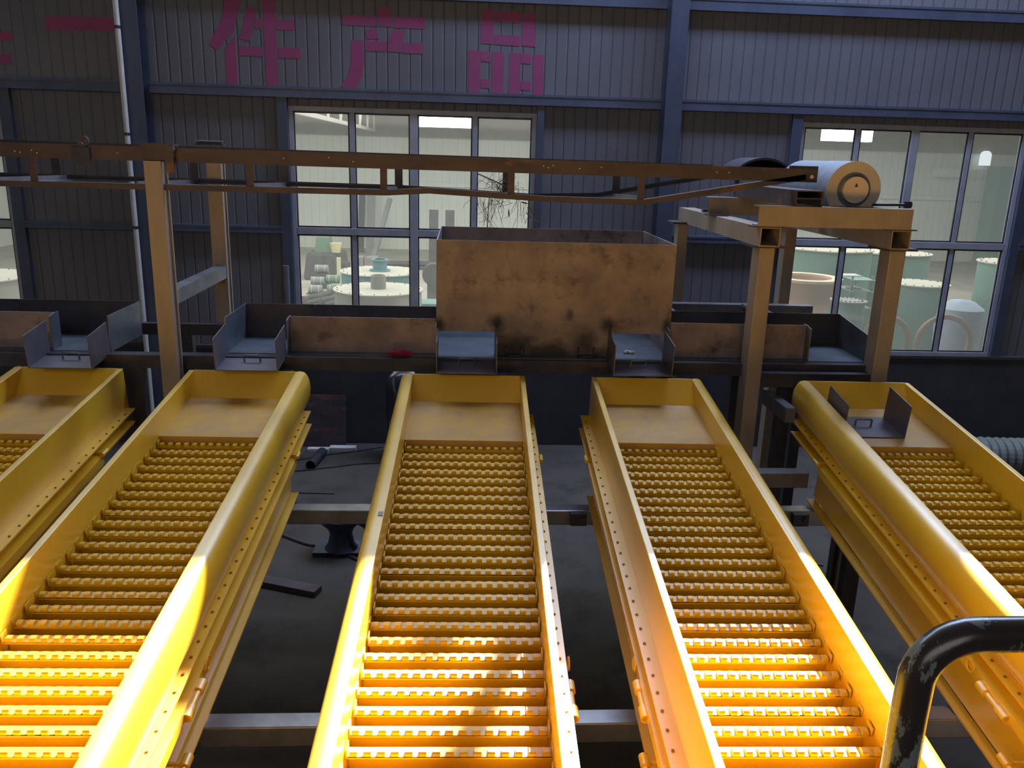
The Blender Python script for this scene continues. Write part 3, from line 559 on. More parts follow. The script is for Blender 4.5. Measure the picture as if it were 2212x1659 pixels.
# tangle of dry roots and twigs caught on the frame
ns = thing('dry_twig_tangle', 'tangle of dry twigs and roots caught on the conveyor frame', 'twigs', (0.25, 5.55, 3.28))
rnd = random.Random(11)
tw = MB()
def wig(p, d, n, step, r, jit):
    pts = [Vector(p)]; d = Vector(d).normalized()
    for _ in range(n):
        d = (d+Vector((rnd.uniform(-1,1), rnd.uniform(-1,1)*0.6, rnd.uniform(-1,1)))*jit).normalized(); pts.append(pts[-1]+d*step)
    tw.tube(pts, r, 4, cap=False); return pts
for i in range(60):                                   # the knot
    a = rnd.uniform(0, 6.28); wig((rnd.gauss(-0.01,0.045), rnd.uniform(-0.05,0.05), rnd.gauss(0.01,0.03)), (math.cos(a), 0, math.sin(a)), 9, 0.013, 0.0014, 0.75)
wig((-0.17,0,0.125), (1,0,-0.42), 10, 0.019, 0.004, 0.12)
for i in range(12): wig((rnd.uniform(-0.2,0.06), 0, rnd.uniform(-0.02,0.14)), (rnd.uniform(-1,1),0,rnd.uniform(-0.6,0.8)), 10, 0.014, 0.0012, 0.35)
obj('twig_knot', tw, M['twig'], ns)
tw = MB()
for sx_, n_ in ((-0.09, 26), (0.17, 14)):
    for i in range(n_):
        wig((sx_+rnd.gauss(0,0.045), -0.03, -0.03+rnd.uniform(-0.03,0.01)), (rnd.uniform(-0.35,0.35),0,-1), rnd.randint(6,16), 0.014, 0.0011, 0.28)
wig((-0.09,-0.03,-0.03), (-0.15,0,-1), 16, 0.014, 0.003, 0.12)
for lx, lz, la in ((0.18,-0.09,0.5),(0.17,-0.13,0.9),(0.14,-0.05,0.2),(0.04,-0.12,1.5),(0.22,-0.16,0.4)):
    d = Vector((math.cos(la), 0, -math.sin(la)))*0.028; p = Vector((lx,-0.03,lz))
    tw.tube([p-d, p-d*0.4+Vector((0,0.003,0)), p+d*0.3+Vector((0,0.003,0)), p+d], [0.0008,0.005,0.005,0.0008], 5)
obj('hanging_roots', tw, M['twig'], ns)

# ================================================================== RIGHT ROLLER STAND
rs = thing('roller_stand', 'tan welded steel stand on tall posts carrying the big roller at the right', 'stand', (1.9, 5.35, 0))
def Lr(m): bmesh.ops.transform(m.b, matrix=Matrix.Translation((-1.9, -5.35, 0)), verts=m.b.verts[:]); return m
def ibeam_post(x0, x1, y0, y1, z0, z1):
    m = MB(); t_ = 0.01; xm = (x0+x1)/2
    m.box(x0, x1, y0, y0+t_, z0, z1); m.box(x0, x1, y1-t_, y1, z0, z1); m.box(xm-0.004, xm+0.004, y0+t_, y1-t_, z0, z1)
    return m
for (x0_, x1_, y0_, y1_, zt_) in ((1.955, 2.060, 5.45, 5.60, 2.985), (2.845, 2.955, 5.45, 5.60, 2.985), (1.845, 1.935, 7.2, 7.32, 3.0), (2.80, 2.90, 7.2, 7.32, 3.0)):
    obj('post', Lr(MB().box(x0_, x1_, y0_, y1_, 0, zt_)), M['steel_tan'], rs, bevel=0.006)
    obj('cap_plate', Lr(MB().box(x0_-0.06, x1_+0.05, y0_-0.05, y1_+0.05, zt_, zt_+0.016)), M['rust'], rs)
def channel_y(x0, x1, y0, y1, z0, z1):      # open-ended box section along Y
    m = MB(); t_ = 0.008
    m.box(x0, x0+t_, y0, y1, z0, z1); m.box(x1-t_, x1, y0, y1, z0, z1); m.box(x0+t_, x1-t_, y0, y1, z1-t_, z1); m.box(x0+t_, x1-t_, y0, y1, z0, z0+t_)
    m.box(x0+t_, x1-t_, y1-0.01, y1, z0+t_, z1-t_)
    return m
obj('side_beam', Lr(channel_y(1.905, 2.040, 5.33, 7.45, 3.001, 3.125)), M['steel_tan'], rs)
obj('side_beam', Lr(channel_y(2.775, 2.905, 5.33, 7.45, 3.001, 3.125)), M['steel_tan'], rs)
for q_ in ((1.85, 2.06, 5.31, 5.42), (2.73, 2.93, 5.31, 5.42), (1.86, 2.0, 6.33, 6.5)): obj('seat_plate', Lr(MB().box(*q_, 3.125, 3.133)), M['rust'], rs)
def channel_x(x0, x1, y0, y1, z0, z1):
    m = MB(); t_ = 0.008
    m.box(x0, x1, y0, y0+t_, z0, z1); m.box(x0, x1, y0+t_, y1, z1-t_, z1); m.box(x0, x1, y0+t_, y1, z0, z0+t_); return m
obj('cross_beam', Lr(channel_x(1.872, 2.882, 5.30, 5.41, 3.133, 3.262)), M['steel_tan'], rs)
obj('cross_beam', Lr(channel_x(1.872, 2.882, 6.42, 6.53, 3.133, 3.262)), M['steel_tan'], rs)
obj('side_arm', Lr(MB().beam((2.18, 5.62, 1.91), (2.18, 5.17, 1.91), 0.065, 0.10)), M['steel_grey'], rs)
obj('low_tie', Lr(MB().box(2.06, 2.845, 5.47, 5.57, 2.02, 2.12)), M['plate_dark'], rs)
tag(obj('tie_beam', MB().box(1.62, 2.22, 4.86, 4.96, 1.52, 1.62), M['steel_grey'], bevel=0.004), 'short grey box beam between the fourth and right-most troughs', 'beam')
obj('leg', MB().box(1.72, 1.80, 4.87, 4.95, 0, 1.52), M['plate_dark'], bpy.data.objects['tie_beam'])
# H-beam stub under the conveyor end
hb = MB(); x0_, x1_ = 2.105, 2.285
hb.box(x0_, x0_+0.01, 5.32, 6.55, 3.262, 3.362); hb.box(x1_-0.01, x1_, 5.32, 6.55, 3.262, 3.362); hb.box(x0_+0.01, x1_-0.01, 5.32, 6.55, 3.308, 3.316); hb.box(x0_+0.01, x1_-0.01, 5.32, 6.55, 3.354, 3.362)
tag(obj('channel_stub', hb, M['rust']), 'open-ended rusty steel channel section standing on the roller stand under the conveyor end', 'steel section')
# roller
rl = thing('roller', 'big grey drum roller with tan end disc on the stand at the right', 'roller', (2.55, 5.48, 3.185))
def Ld(m): return m
cx_, cz_, r_ = 0.0, 0.185, 0.182
obj('drum_shell', MB().tube([(cx_,0.006,cz_),(cx_,0.42,cz_),(cx_,0.425,cz_),(cx_,0.87,cz_)], [r_,r_,r_-0.002,r_], 48), M['drumshell'], rl, smooth=True)
obj('end_disc', MB().tube([(cx_,-0.004,cz_),(cx_,0.006,cz_)], r_-0.001, 48), M['discend'], rl, smooth=True)
obj('heat_ring', MB().tube([(cx_,-0.006,cz_),(cx_,-0.004,cz_)], 0.112, 40), M['burn'], rl)
obj('hub', MB().tube([(cx_,-0.035,cz_),(cx_,-0.006,cz_)], 0.085, 40), M['hub'], rl, smooth=True)
mk = MB(); mk.prism([(-0.012,0.205),(0.012,0.205),(0,0.23)], 'y', -0.0365, -0.0352); obj('triangle_mark', mk, M['rust_dark'], rl)
obj('sole_plate', MB().box(-0.14, 0.17, -0.10, 0.5, 0.068, 0.078), M['plate_dark'], rl)
sc_ = MB().tube([(0.12,-0.05,0.095),(0.36,-0.05,0.10)], 0.009, 8); sc_.tube([(0.335,-0.05,0.10),(0.375,-0.05,0.10)], 0.024, 6)
obj('adjusting_screw', sc_, M['rust_dark'], rl)
obj('shaft_stub', MB().tube([(0,0.87,cz_),(0,0.98,cz_)], 0.03, 16), M['plate_dark'], rl, smooth=True)
# curved belt guard behind
gd = MB(); prof = []
for k in range(17):
    a = math.pi*k/16; prof.append((2.39-0.235*math.cos(a), 3.44+0.125*math.sin(a)**1.3))
inner = [(2.39-(0.225)*math.cos(math.pi*k/16), 3.43+0.118*math.sin(math.pi*k/16)**1.3) for k in range(16, -1, -1)]
gd.prism(prof+inner, 'y', 6.75, 7.2)
gt = thing('curved_guard', 'dark arched sheet guard standing behind the conveyor, left of the roller', 'guard', (0,0,0))
obj('arched_sheet', gd, M['rust_dark'], gt); obj('back_web', MB().prism(prof, 'y', 7.19, 7.2), M['rust_dark'], gt)
obj('stand_plate', MB().box(2.155, 2.625, 6.75, 7.2, 3.40, 3.44).box(2.17, 2.2, 6.76, 6.8, 3.125, 3.40).box(1.93, 2.2, 6.76, 6.82, 3.125, 3.15), M['rust_dark'], gt)

# ================================================================== HANDRAIL NEAR THE CAMERA
HX = 0.533
path = [(HX, 0.82, 1.9), (HX, 0.82, 2.60), (HX, 0.82, 2.90)]
for k in range(1, 9):
    a = math.pi/2*k/8; path.append((HX+0.065*(1-math.cos(a)), 0.82, 2.937+0.065*math.sin(a)))
path += [(0.80, 0.82, 3.003), (1.6, 0.82, 3.004)]
hr = thing('handrail', 'chipped black pipe handrail bent at the lower right corner, close to the camera', 'handrail', (0.537, 0.82, 1.9))
m = MB(); m.tube([(p[0]-0.537, p[1]-0.82, p[2]-1.9) for p in path], 0.0206, 28); obj('bent_pipe', m, M['rail_black'], hr, smooth=True)
for pts_, rr_ in (([(-0.0215,-0.0135,0.83),(-0.022,-0.0135,0.90),(-0.0215,-0.0135,0.96),(-0.0195,-0.0135,1.03)], 0.0024), ([(-0.0225,-0.0125,0.60),(-0.0225,-0.0125,0.76)], 0.0022)):
    pass
m = MB()
for a_, z0_, z1_, w_ in ((-2.35, 0.90, 1.02, 0.22), (-2.45, 0.60, 0.84, 0.22)):
    n_ = 16
    for i in range(n_):
        za, zb = z0_+(z1_-z0_)*i/n_, z0_+(z1_-z0_)*(i+1)/n_; q0 = a_+0.05*math.sin(i*1.7); q1 = q0+w_*(0.5+0.5*abs(math.sin(i*2.3+1)))
        R0, R1 = 0.0203, 0.0211
        c = lambda r, q, z: (r*math.cos(q), r*math.sin(q), z)
        m.hexa([c(R0,q0,za), c(R0,q1,za), c(R1,q1,za), c(R1,q0,za), c(R0,q0,zb), c(R0,q1,zb), c(R1,q1,zb), c(R1,q0,zb)])
obj('paint_smear', m, M['chip'], hr)
struct('platform_floor', MB().box(-3.5, 4.5, -1.8, 0.9, 1.88, 1.93), M['floor'])

# ================================================================== THINGS ON THE FLOOR
bd = thing('wrapped_bundle', 'upright rounded bundle wrapped in glossy black film behind the middle trough', 'bundle', (-0.68, 9.42, 0))
obj('film_wrap', MB().lathe([(0.16,0.25),(0.20,0.40),(0.215,0.65),(0.21,0.88),(0.175,1.02),(0.10,1.09),(0.0,1.11)], (0,0,0), 28), M['film'], bd, smooth=True)
obj('support_leg', MB().beam((-0.19,-0.12,0.0),(-0.08,-0.02,0.5), 0.06, 0.06), M['black'], bd)
obj('support_leg', MB().beam((0.15,-0.1,0.0),(0.06,-0.02,0.5), 0.06, 0.06), M['black'], bd)
tag(obj('leaning_sheet', MB().hexa([(-1.98,9.80,0),(-1.42,9.80,0),(-1.42,9.812,0),(-1.98,9.812,0),(-1.98,9.90,0.64),(-1.42,9.90,0.64),(-1.42,9.912,0.64),(-1.98,9.912,0.64)]), M['rust']), 'dark rectangular steel sheet leaning on the low wall between the second and middle troughs', 'sheet')
tag(obj('foam_strip', MB().box(-1.86,-1.60,9.60,9.68,0,0.045), M['white'], bevel=0.006), 'short off-white foam strip lying by the wall, left of its neighbour', 'strip')
tag(obj('foam_strip', MB().box(-1.60,-1.28,9.62,9.72,0,0.055), M['white'], bevel=0.006), 'longer off-white foam strip lying by the wall, right of its neighbour', 'strip')
pe = MB(); a = Vector((-1.715,9.02,0.055)); b = Vector((-1.655,9.48,0.055))
pe.tube([a,b], 0.055, 18, cap=False); pe.tube([b,a], 0.045, 18, cap=False)
tag(obj('pipe_offcut', pe, M['plate_dark'], smooth=True), 'short dark pipe offcut lying on the floor near the wall', 'pipe')
def cable(pts, r, label, mt='black'):
    # smooth through the points
    P = [Vector(p) for p in pts]; out = []
    for i in range(len(P)-1):
        p0 = P[max(i-1,0)]; p1 = P[i]; p2 = P[i+1]; p3 = P[min(i+2,len(P)-1)]
        for k in range(8):
            t = k/8; out.append(0.5*((2*p1)+(-p0+p2)*t+(2*p0-5*p1+4*p2-p3)*t*t+(-p0+3*p1-3*p2+p3)*t**3))
    out.append(P[-1]); tag(obj('cable', MB().tube(out, r, 6), M[mt], smooth=True), label, 'cable', 'cables on the floor')
cable([(-2.6,8.9,0.008),(-1.90,8.96,0.008),(-1.5,9.09,0.008),(-1.1,9.22,0.008),(-0.6,9.18,0.008),(0.4,8.8,0.008)], 0.009, 'thin black cable crossing the floor in front of the pipe offcut')
cable([(-2.6,9.15,0.008),(-1.95,9.32,0.008),(-1.62,9.50,0.008),(-1.3,9.62,0.008),(-0.97,9.80,0.008)], 0.008, 'thin black cable running behind the pipe offcut to the wall')
cable([(-2.3,7.65,0.012),(-1.75,7.35,0.012),(-1.42,7.12,0.012),(-1.2,7.05,0.012),(-0.9,6.8,0.012)], 0.013, 'reddish brown hose on the floor leading to the dark blue machine', 'rust')
cable([(1.9,7.5,0.008),(2.4,7.2,0.008),(2.75,6.95,0.008),(3.3,6.7,0.008)], 0.008, 'thin dark cable on the floor between the fourth and right-most troughs')
cable([(2.1,8.9,0.008),(2.5,9.3,0.008),(3.0,9.1,0.008),(3.6,9.2,0.008)], 0.012, 'dark cable coiling near the wall behind the right posts')
def plank(label, p, q, w, h, mt, nm='steel_bar'):
    m = MB().beam((p[0],p[1],h/2),(q[0],q[1],h/2+0.001), w, h); tag(obj(nm, m, M[mt]), label, 'steel bar', 'offcuts on the floor')
plank('dark flat bar lying askew just behind the rear beam, left of the middle trough', (-1.95,8.45), (-1.45,7.78), 0.09, 0.03, 'plate_dark')
plank('wide dark bar on the floor in the gap between the second and middle troughs', (-1.95,6.52), (-1.16,6.22), 0.12, 0.05, 'rust')
plank('thin strip on the floor near the rear beam, parallel to it', (-1.85,8.35), (-1.35,8.33), 0.03, 0.01, 'plate_dark')
tag(obj('bolt_offcut', MB().tube([(-1.25,7.93,0.0),(-1.25,7.93,0.04)], 0.03, 10), M['plate_dark']), 'tiny dark round offcut on the floor behind the rear beam', 'offcut')
pm = thing('pump', 'dark blue cast pump on the floor between the second and middle troughs', 'pump', (-1.08, 7.0, 0))
obj('base_plate', MB().box(-0.24,0.30,-0.12,0.14,0,0.04), M['bluecast'], pm)
obj('body', MB().lathe([(0.15,0.04),(0.12,0.08),(0.10,0.18),(0.12,0.24),(0.18,0.30),(0.19,0.35),(0.10,0.38),(0,0.385)], (0,0,0), 24), M['bluecast'], pm, smooth=True)
obj('arm', MB().tube([(0.05,0,0.32),(0.16,0,0.32),(0.24,0,0.26),(0.26,0,0.16),(0.22,0,0.06)], [0.055,0.05,0.045,0.045,0.05], 12), M['bluecast'], pm, smooth=True)
obj('motor', MB().tube([(0.26,-0.02,0.16),(0.50,-0.02,0.16)], 0.10, 20), M['plate_dark'], pm, smooth=True)
for x_ in (0.30, 0.36): obj('bolt', MB().tube([(x_,-0.10,0.30),(x_,-0.10,0.36)], 0.018, 8), M['white'], pm)
vs = thing('pipe_vice_stand', 'small dark pedestal stand with an arm on the floor behind the right posts', 'stand', (2.55, 8.6, 0))
obj('column', MB().tube([(0,0,0),(0,0,0.45)], [0.06,0.04], 10), M['plate_dark'], vs, smooth=True)
obj('arm', MB().beam((-0.55,0.1,0.40),(0.12,0,0.50), 0.08, 0.10), M['plate_dark'], vs)
obj('foot', MB().lathe([(0.16,0),(0.16,0.02),(0.06,0.05)], (0,0,0), 14), M['plate_dark'], vs)
bt = thing('valve_block', 'dark low casting on the floor seen between the fourth and right-most troughs', 'casting', (2.55, 5.75, 0))
obj('body', MB().box(-0.12,0.12,-0.15,0.15,0,0.16), M['black'], bt, bevel=0.03)
obj('neck', MB().tube([(0.0,0.1,0.15),(0.02,0.16,0.34)], [0.07,0.05], 12), M['black'], bt, smooth=True)
tag(obj('low_brick', MB().box(2.25,2.44,5.0,5.12,0,0.09), M['plate_dark'], bevel=0.01), 'small dark block on the floor nearer the camera than the low casting', 'block')
# ribbed duct on the right
dm = MB(); prof = []
n_ = 90
pts = [(5.6+i*0.045, 9.02+0.02*math.sin(i*0.2), 0.235) for i in range(n_)]
dm.tube(pts, [0.215+0.012*(1 if i % 2 else -1) for i in range(n_)], 26)
tag(obj('ribbed_duct', dm, M['duct'], smooth=False), 'fat grey ribbed hose duct lying along the floor at the right edge', 'duct')

# ================================================================== THE HALL BEYOND THE WINDOWS
def tank(name, label, x, y, r, z, body, top, neck=None, groupn='round tanks in the far hall'):
    t = thing(name, label, 'tank', (x, y, 0), groupn)
    obj('shell', MB().lathe([(r,0),(r,z-0.02)], (0,0,0), 48), M[body], t, smooth=True)
    obj('lid', MB().lathe([(r+0.03,z-0.02),(r+0.03,z),(0,z)], (0,0,0), 48), M[top], t, smooth=True)
    b_ = MB()
    for k in range(20):
        a = 2*math.pi*k/20; b_.tube([((r-0.04)*math.cos(a),(r-0.04)*math.sin(a),z),((r-0.04)*math.cos(a),(r-0.04)*math.sin(a),z+0.012)], 0.013, 6)
    obj('lid_bolts', b_, M['far_dark'], t)
    if neck:
        nr, nh, nm_, fl = neck
        obj('neck', MB().lathe([(nr,z),(nr,z+nh),(nr*0.8,z+nh),(nr*0.8,z+0.02)], (0,0,0), 28, cap=False), M[nm_], t, smooth=True)
        if fl:
            obj('neck_flange', MB().lathe([(nr*0.8,z+nh),(nr*1.25,z+nh),(nr*1.25,z+nh+0.03),(nr*0.8,z+nh+0.03)], (0,0,0), 28, cap=False), M[nm_], t, smooth=True)
            obj('neck_flange', MB().lathe([(nr,z+0.002),(nr*1.5,z+0.002),(nr*1.5,z+0.03),(nr,z+0.03)], (0,0,0), 28, cap=False), M[nm_], t, smooth=True)
    return t
tank('round_tank', 'grey round tank with a dusty bolted lid and plain grey neck behind the middle window', -1.575, 15.5, 0.80, 1.08, 'tank_grey', 'tank_top', (0.14, 0.25, 'tank_grey', False))
tank('round_tank', 'teal round tank with a flanged teal neck behind the grey one', -1.79, 18.0, 0.82, 1.07, 'tank_teal', 'tank_top', (0.15, 0.22, 'tank_teal', True))
tank('round_tank', 'tall sea-green tank behind the apricot liner in the right window', 7.05, 16.0, 0.85, 1.98, 'tank_green', 'tank_top')
tank('round_tank', 'tall sea-green tank behind the right front post', 8.75, 16.6, 0.68, 1.86, 'tank_green', 'tank_top')
tank('round_tank', 'lower teal tank in the right window, right of the right front post', 8.05, 14.3, 0.50, 1.56, 'tank_green', 'tank_top')
tank('round_tank', 'sea-green tank at the right edge of the right window', 9.62, 14.0, 0.62, 1.99, 'tank_green', 'tank_top')
tank('round_tank', 'small squat grey-green drum beside the apricot liner', 6.02, 12.6, 0.25, 1.50, 'tank_green', 'tank_grey')
tank('round_tank', 'grey round tank with a short collar seen through the left window', -8.45, 14.6, 0.95, 1.30, 'tank_grey', 'tank_top', (0.32, 0.24, 'tank_grey', False))
ml = thing('cone_liner', 'apricot cone-shaped liner casting, open at the top, in the right window', 'liner', (5.86, 14.0, 0))
obj('cone', MB().lathe([(0.30,0),(0.30,0.75),(0.60,1.58),(0.60,1.62),(0.45,1.62),(0.34,1.2)], (0,0,0), 48, cap=False), M['tan'], ml, smooth=True)
obj('rim', MB().lathe([(0.45,1.621),(0.62,1.621),(0.62,1.665),(0.45,1.665),(0.45,1.621)], (0,0,0), 48, cap=False), M['tan_rim'], ml, smooth=True)
obj('inner_floor', MB().lathe([(0.34,1.2),(0,1.2)], (0,0,0), 32), M['tan'], ml)
dome = thing('domed_lid', 'large grey domed lid low in the right window', 'lid', (7.05, 11.4, 0))
obj('dome', MB().lathe([(0.62,0.0),(0.62,0.45),(0.60,0.72),(0.45,0.86),(0.25,0.93),(0,0.95)], (0,0,0), 36), M['tank_grey'], dome, smooth=True)
for i, (x_, y_, R_, lb) in enumerate(((7.35, 12.1, 0.42, 'thin rust-brown hoop standing behind the domed lid, in the right pane'), (6.55, 12.3, 0.35, 'rust-brown hoop standing left of the domed lid'))):
    ring = [(x_+R_*math.cos(a), y_, 0.93+R_*math.sin(a)) for a in [2*math.pi*k/32 for k in range(33)]]
    h_ = thing('steel_hoop', lb, 'hoop', (0,0,0), 'hoops in the far hall')
    obj('ring', MB().tube(ring, 0.045, 8, cap=False), M['far_rust'], h_, smooth=True)
    obj('stand', MB().box(x_-0.05, x_+0.05, y_-0.1, y_+0.1, 0, 0.5), M['far_rust'], h_)
tag(obj('plastic_sheeting', MB().lathe([(0.30,0),(0.36,1.05),(0.34,1.35),(0.18,1.47),(0,1.50)], (8.05,12.9,0), 14), M['far_blue'], smooth=True), 'heap of pale blue plastic sheeting in the right pane of the right window', 'sheeting')
tag(obj('angle_prop', MB().beam((6.15,11.9,0.03),(6.30,12.05,1.20), 0.06, 0.06), M['far_rust']), 'thin slanting steel prop low in the right window', 'prop')
for x_, y_, z_, lb in ((6.92,14.6,1.62,'upper white metal plate on the tray rack between the two tall green tanks'),(6.90,14.5,1.42,'middle white metal plate on the tray rack between the two tall green tanks'),(6.95,14.2,1.12,'lowest white metal plate on the tray rack between the two tall green tanks')):
    tag(obj('shelf_plate', MB().box(x_-0.13,x_+0.17,y_-0.15,y_+0.15,z_,z_+0.02), M['white']), lb, 'plate', 'white plates in the far hall')
rk = thing('tray_rack', 'slim green rack with white plates between the tall green tanks', 'rack', (6.93,14.45,0))
for x_, y_ in ((-0.16,-0.32),(0.2,-0.32),(-0.16,0.32),(0.2,0.32)): obj('upright', MB().box(x_-0.015,x_+0.015,y_-0.015,y_+0.015,0,1.68), M['tank_green'], rk)
for z_ in (1.105, 1.405, 1.605): obj('shelf', MB().box(-0.18,0.22,-0.42,0.34,z_,z_+0.014), M['tank_green'], rk)
tag(obj('green_crate', MB().hexa([(-4.22,24,0.745),(-3.74,24,0.745),(-3.74,24.5,0.745),(-4.22,24.5,0.745),(-4.17,24.05,1.16),(-3.80,24.05,1.16),(-3.80,24.45,1.16),(-4.17,24.45,1.16)]), M['far_green']), 'faded green crate on top of the dark tarpaulin heap', 'crate')
tag(obj('tarpaulin_heap', MB().hexa([(-4.5,23.6,0),(-3.35,23.6,0),(-3.35,25,0),(-4.5,25,0),(-4.42,23.8,0.74),(-3.65,23.8,0.74),(-3.4,24.8,0.74),(-4.42,24.8,0.74)]).box(-3.65,-3.25,23.9,24.3,0,0.5), M['far_dark'], bevel=0.08), 'dark tarpaulin-covered heap at the far wall seen in the lower left pane', 'heap')
bk = thing('bucket', 'cream plastic bucket on the right end of the tarpaulin heap', 'bucket', (-3.62,24.0,0.745))
obj('tub', MB().lathe([(0.12,0),(0.17,0.27),(0.15,0.27),(0.11,0.03)], (0,0,0), 20), M['cream'], bk, smooth=True)
tag(obj('wooden_post', MB().box(-3.46,-3.36,23.0,23.1,0,0.72), M['cream']), 'short pale wooden post at the right end of the tarpaulin heap', 'post')
def sheet(label, pts, th, mt, nm='steel_sheet', cat='sheet', group='steel sheets leaning in the far hall'):
    (x0,x1,z0,z1,y0,y1) = pts
    m = MB().hexa([(x0,y0,z0),(x1,y0,z0),(x1,y0+th,z0),(x0,y0+th,z0),(x0,y1,z1),(x1,y1,z1),(x1,y1+th,z1),(x0,y1+th,z1)]); tag(obj(nm, m, M[mt]), label, cat, group)
sheet('tall narrow dark panel leaning at the far wall, left of its wide twin', (-3.85,-3.62,0,2.1,30.6,31.5), 0.05, 'far_dark')
sheet('tall wide grey panel leaning at the far wall behind the teal tank', (-3.55,-3.25,0,2.3,30.6,31.5), 0.05, 'tank_grey')
sheet('dark upright panel leaning just left of the window mullion', (-1.15,-0.85,0,1.75,27.6,28.0), 0.05, 'far_dark')
sheet('dark upright panel leaning just right of the window mullion', (-0.62,-0.32,0,1.75,27.6,28.0), 0.05, 'far_dark')
tag(obj('slanting_beam', MB().beam((-3.05,28.5,0.05),(-2.55,29.4,2.0), 0.16, 0.10), M['tank_grey']), 'grey steel beam leaning diagonally behind the teal tank', 'beam')
for i, (x_, lb) in enumerate(((-3.15,'pale block at the far wall, left one of the pair'),(-2.72,'pale block at the far wall, right one of the pair'))):
    tag(obj('block', MB().box(x_-0.19,x_+0.17,25.0,25.4,0,0.52), M['tank_grey'], bevel=0.03), lb, 'block', 'pair of pale blocks')
for i in range(7):
    tag(obj('long_pipe', MB().tube([(-2.5+0.02*i,26.2+0.12*i,0.05+0.10*(i%2)),(0.6,26.4+0.12*i,0.05+0.10*(i%2))], 0.05, 10), M['far_dark'], smooth=True), ['nearest','second nearest','third nearest','middle','third farthest','second farthest','farthest'][i]+' long dark pipe in the low pipe pile behind the teal tank', 'pipe', 'pipe pile in the far hall')
rolls = [(-3.75,22.3,0.50),(-3.35,21.6,0.34),(-3.72,21.5,0.30),(-3.30,21.4,0.12),(-3.75,21.3,0.12)]
rl_lab = ['topmost strapped green-grey roll of the stack in the lower left pane','upper right strapped green-grey roll of the stack','upper left strapped green-grey roll of the stack','lower right strapped green-grey roll of the stack','lower left strapped green-grey roll of the stack']
for (x_,y_,z_), lb in zip(rolls, rl_lab):
    t = thing('strapped_roll', lb, 'roll', (x_,y_,z_), 'strapped rolls in the far hall')
    obj('roll', MB().tube([(-0.17,0,0),(0.17,0,0)], 0.11, 16), M['far_green'] if x_ > -3.5 else M['tank_grey'], t, smooth=True)
    for q in (-0.09, 0.09): obj('strap', MB().tube([(q-0.008,0,0),(q+0.008,0,0)], 0.113, 16), M['white'], t)
tag(obj('roll_pallet', MB().box(-3.98,-3.1,21.15,21.7,0,0.01).box(-3.9,-3.55,22.1,22.5,0,0.39), M['far_dark']), 'low dark pallet and box under the strapped rolls', 'pallet')
for i, (a_, b_, lb) in enumerate((((-3.75,19.6),(-3.25,20.5),'dark tube bundle left of the grey tank, left one'),((-3.3,19.4),(-2.75,20.6),'dark tube bundle left of the grey tank, nearest the tank'),((-3.0,20.2),(-2.5,21.6),'dark tube bundle behind the other two, left of the tanks'))):
    t = thing('tube_bundle', lb, 'bundle', (0,0,0), 'tube bundles in the far hall')
    for k, (dx, dz) in enumerate(((-0.06,0.06),(0.06,0.06),(0,0.16))):
        obj('tube', MB().tube([(a_[0]+dx,a_[1],dz),(b_[0]+dx,b_[1],dz)], 0.06, 10), M['far_dark'], t, smooth=True)
mh = thing('machine_housing', 'dark curved machine housing in the lower pane beside the hopper', 'machine', (-0.72, 19.8, 0))
obj('housing', MB().tube([(0,0,0.75),(0,0.35,0.75)], 0.26, 24), M['far_dark'], mh, smooth=True)
obj('body', MB().box(-0.14,0.26,0.02,0.33,0,0.75), M['far_dark'], mh)
tag(obj('pale_green_box', MB().box(-0.86,-0.50,16.0,16.6,0,0.72), M['tank_green'], bevel=0.01), 'pale green box low beside the grey tank, next to the hopper edge', 'box')
tag(obj('carton', MB().box(-9.2,-8.3,18.2,18.9,0,1.25), M['tank_grey']), 'pale carton stack behind the grey tank in the left window', 'carton')
tag(obj('white_sacks', MB().tube([(-9.9,20,1.36),(-9.5,20,1.44),(-9.1,20,1.36)], [0.14,0.2,0.12], 12).box(-10.1,-8.9,19.8,20.4,0,1.24), M['white'], smooth=True), 'heap of white sacks high in the left window', 'sacks')
ts = thing('roof_truss', 'white lattice truss running away under the far hall roof, top left pane', 'truss', (0,0,0))
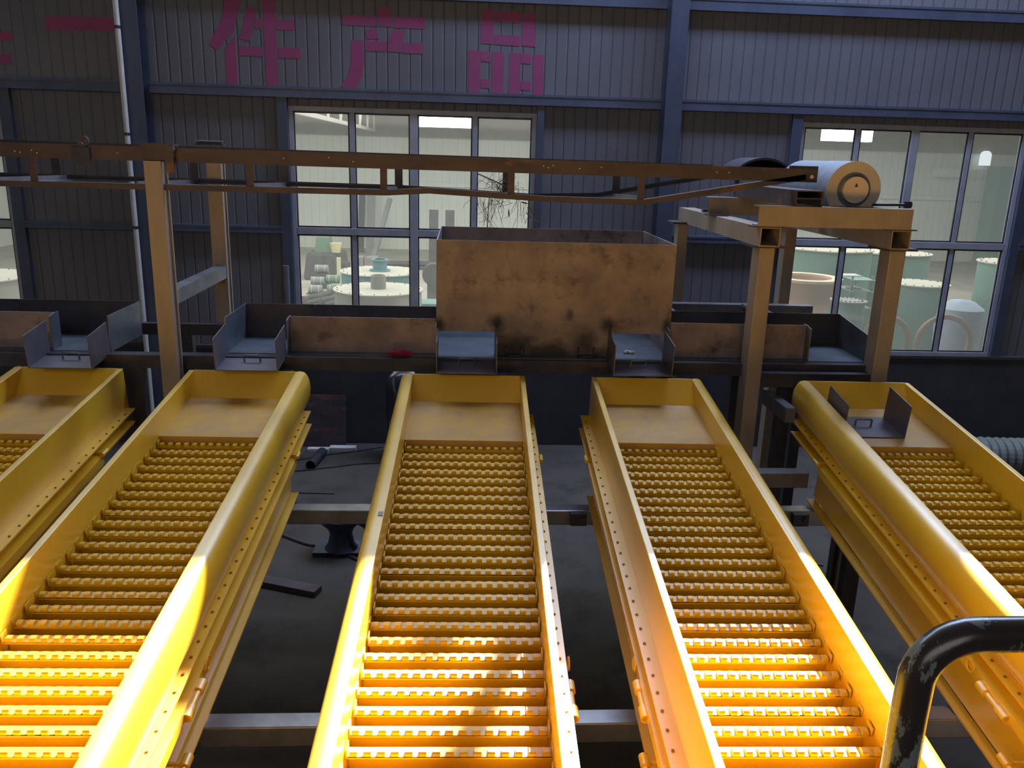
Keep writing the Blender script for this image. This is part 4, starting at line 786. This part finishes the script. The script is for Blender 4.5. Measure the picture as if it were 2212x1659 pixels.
p0, p1 = Vector((-3.14,12.2,4.2)), Vector((-3.14,30.2,4.25)); q0, q1 = p0+Vector((0,0,0.95)), p1+Vector((0,0,0.95))
obj('bottom_chord', MB().beam(p0, p1, 0.09, 0.09), M['white'], ts); obj('top_chord', MB().beam(q0, q1, 0.09, 0.09), M['white'], ts)
for k in range(10):
    a = p0.lerp(p1, k/9); b = q0.lerp(q1, k/9); obj('web_post', MB().beam(a, b, 0.05, 0.05, up=(0,1,0.01)), M['white'], ts)
    if k < 9: c = q0.lerp(q1, (k+0.45)/9); obj('web_brace', MB().beam(a, c, 0.04, 0.04, up=(1,0,0)), M['white'], ts)
def lamp(x, y, z, w_, h_, lb, e):
    t = thing('hanging_lamp', lb, 'lamp', (x,y,z), 'lamps in the far hall')
    obj('diffuser', MB().box(-w_/2,w_/2,-0.1,0.1,-h_/2,h_/2), M['lamp'], t); obj('housing', MB().box(-w_/2-0.03,w_/2+0.03,-0.13,0.13,h_/2,h_/2+0.06), M['white'], t)
    for q in (-w_/3, w_/3): obj('hanger', MB().box(q-0.01,q+0.01,-0.01,0.01,h_/2+0.06,5.35-z), M['white'], t)
lamp(-0.42, 17.5, 4.24, 1.14, 0.40, 'bright rectangular hanging lamp in the upper part of the middle window', 9)
lamp(7.85, 17.5, 4.16, 1.0, 0.30, 'bright rectangular hanging lamp in the upper part of the right window', 9)
ar = [(19.48,3.68),(19.88,3.68),(19.88,4.05)]+[(19.68+0.20*math.cos(a), 4.05+0.17*math.sin(a)) for a in [math.pi*k/10 for k in range(1,10)]]+[(19.48,4.05)]
tag(obj('arched_window', MB().prism(ar, 'y', 31.60, 31.70), M['daylit']), 'small bright arched window high on the far wall in the right window', 'window')
tag(obj('wall_board', MB().box(17.7,19.9,31.55,31.60,3.22,3.52), M['far_wall']), 'long pale board on the far wall below the small arched window', 'board')
tag(obj('tall_cabinet', MB().box(19.55,20.6,30.4,31.2,0,3.66).box(19.53,20.62,30.38,30.4,1.8,1.84), M['tank_green'], bevel=0.01), 'tall grey-green cabinet by the far wall at the right of the right window', 'cabinet')
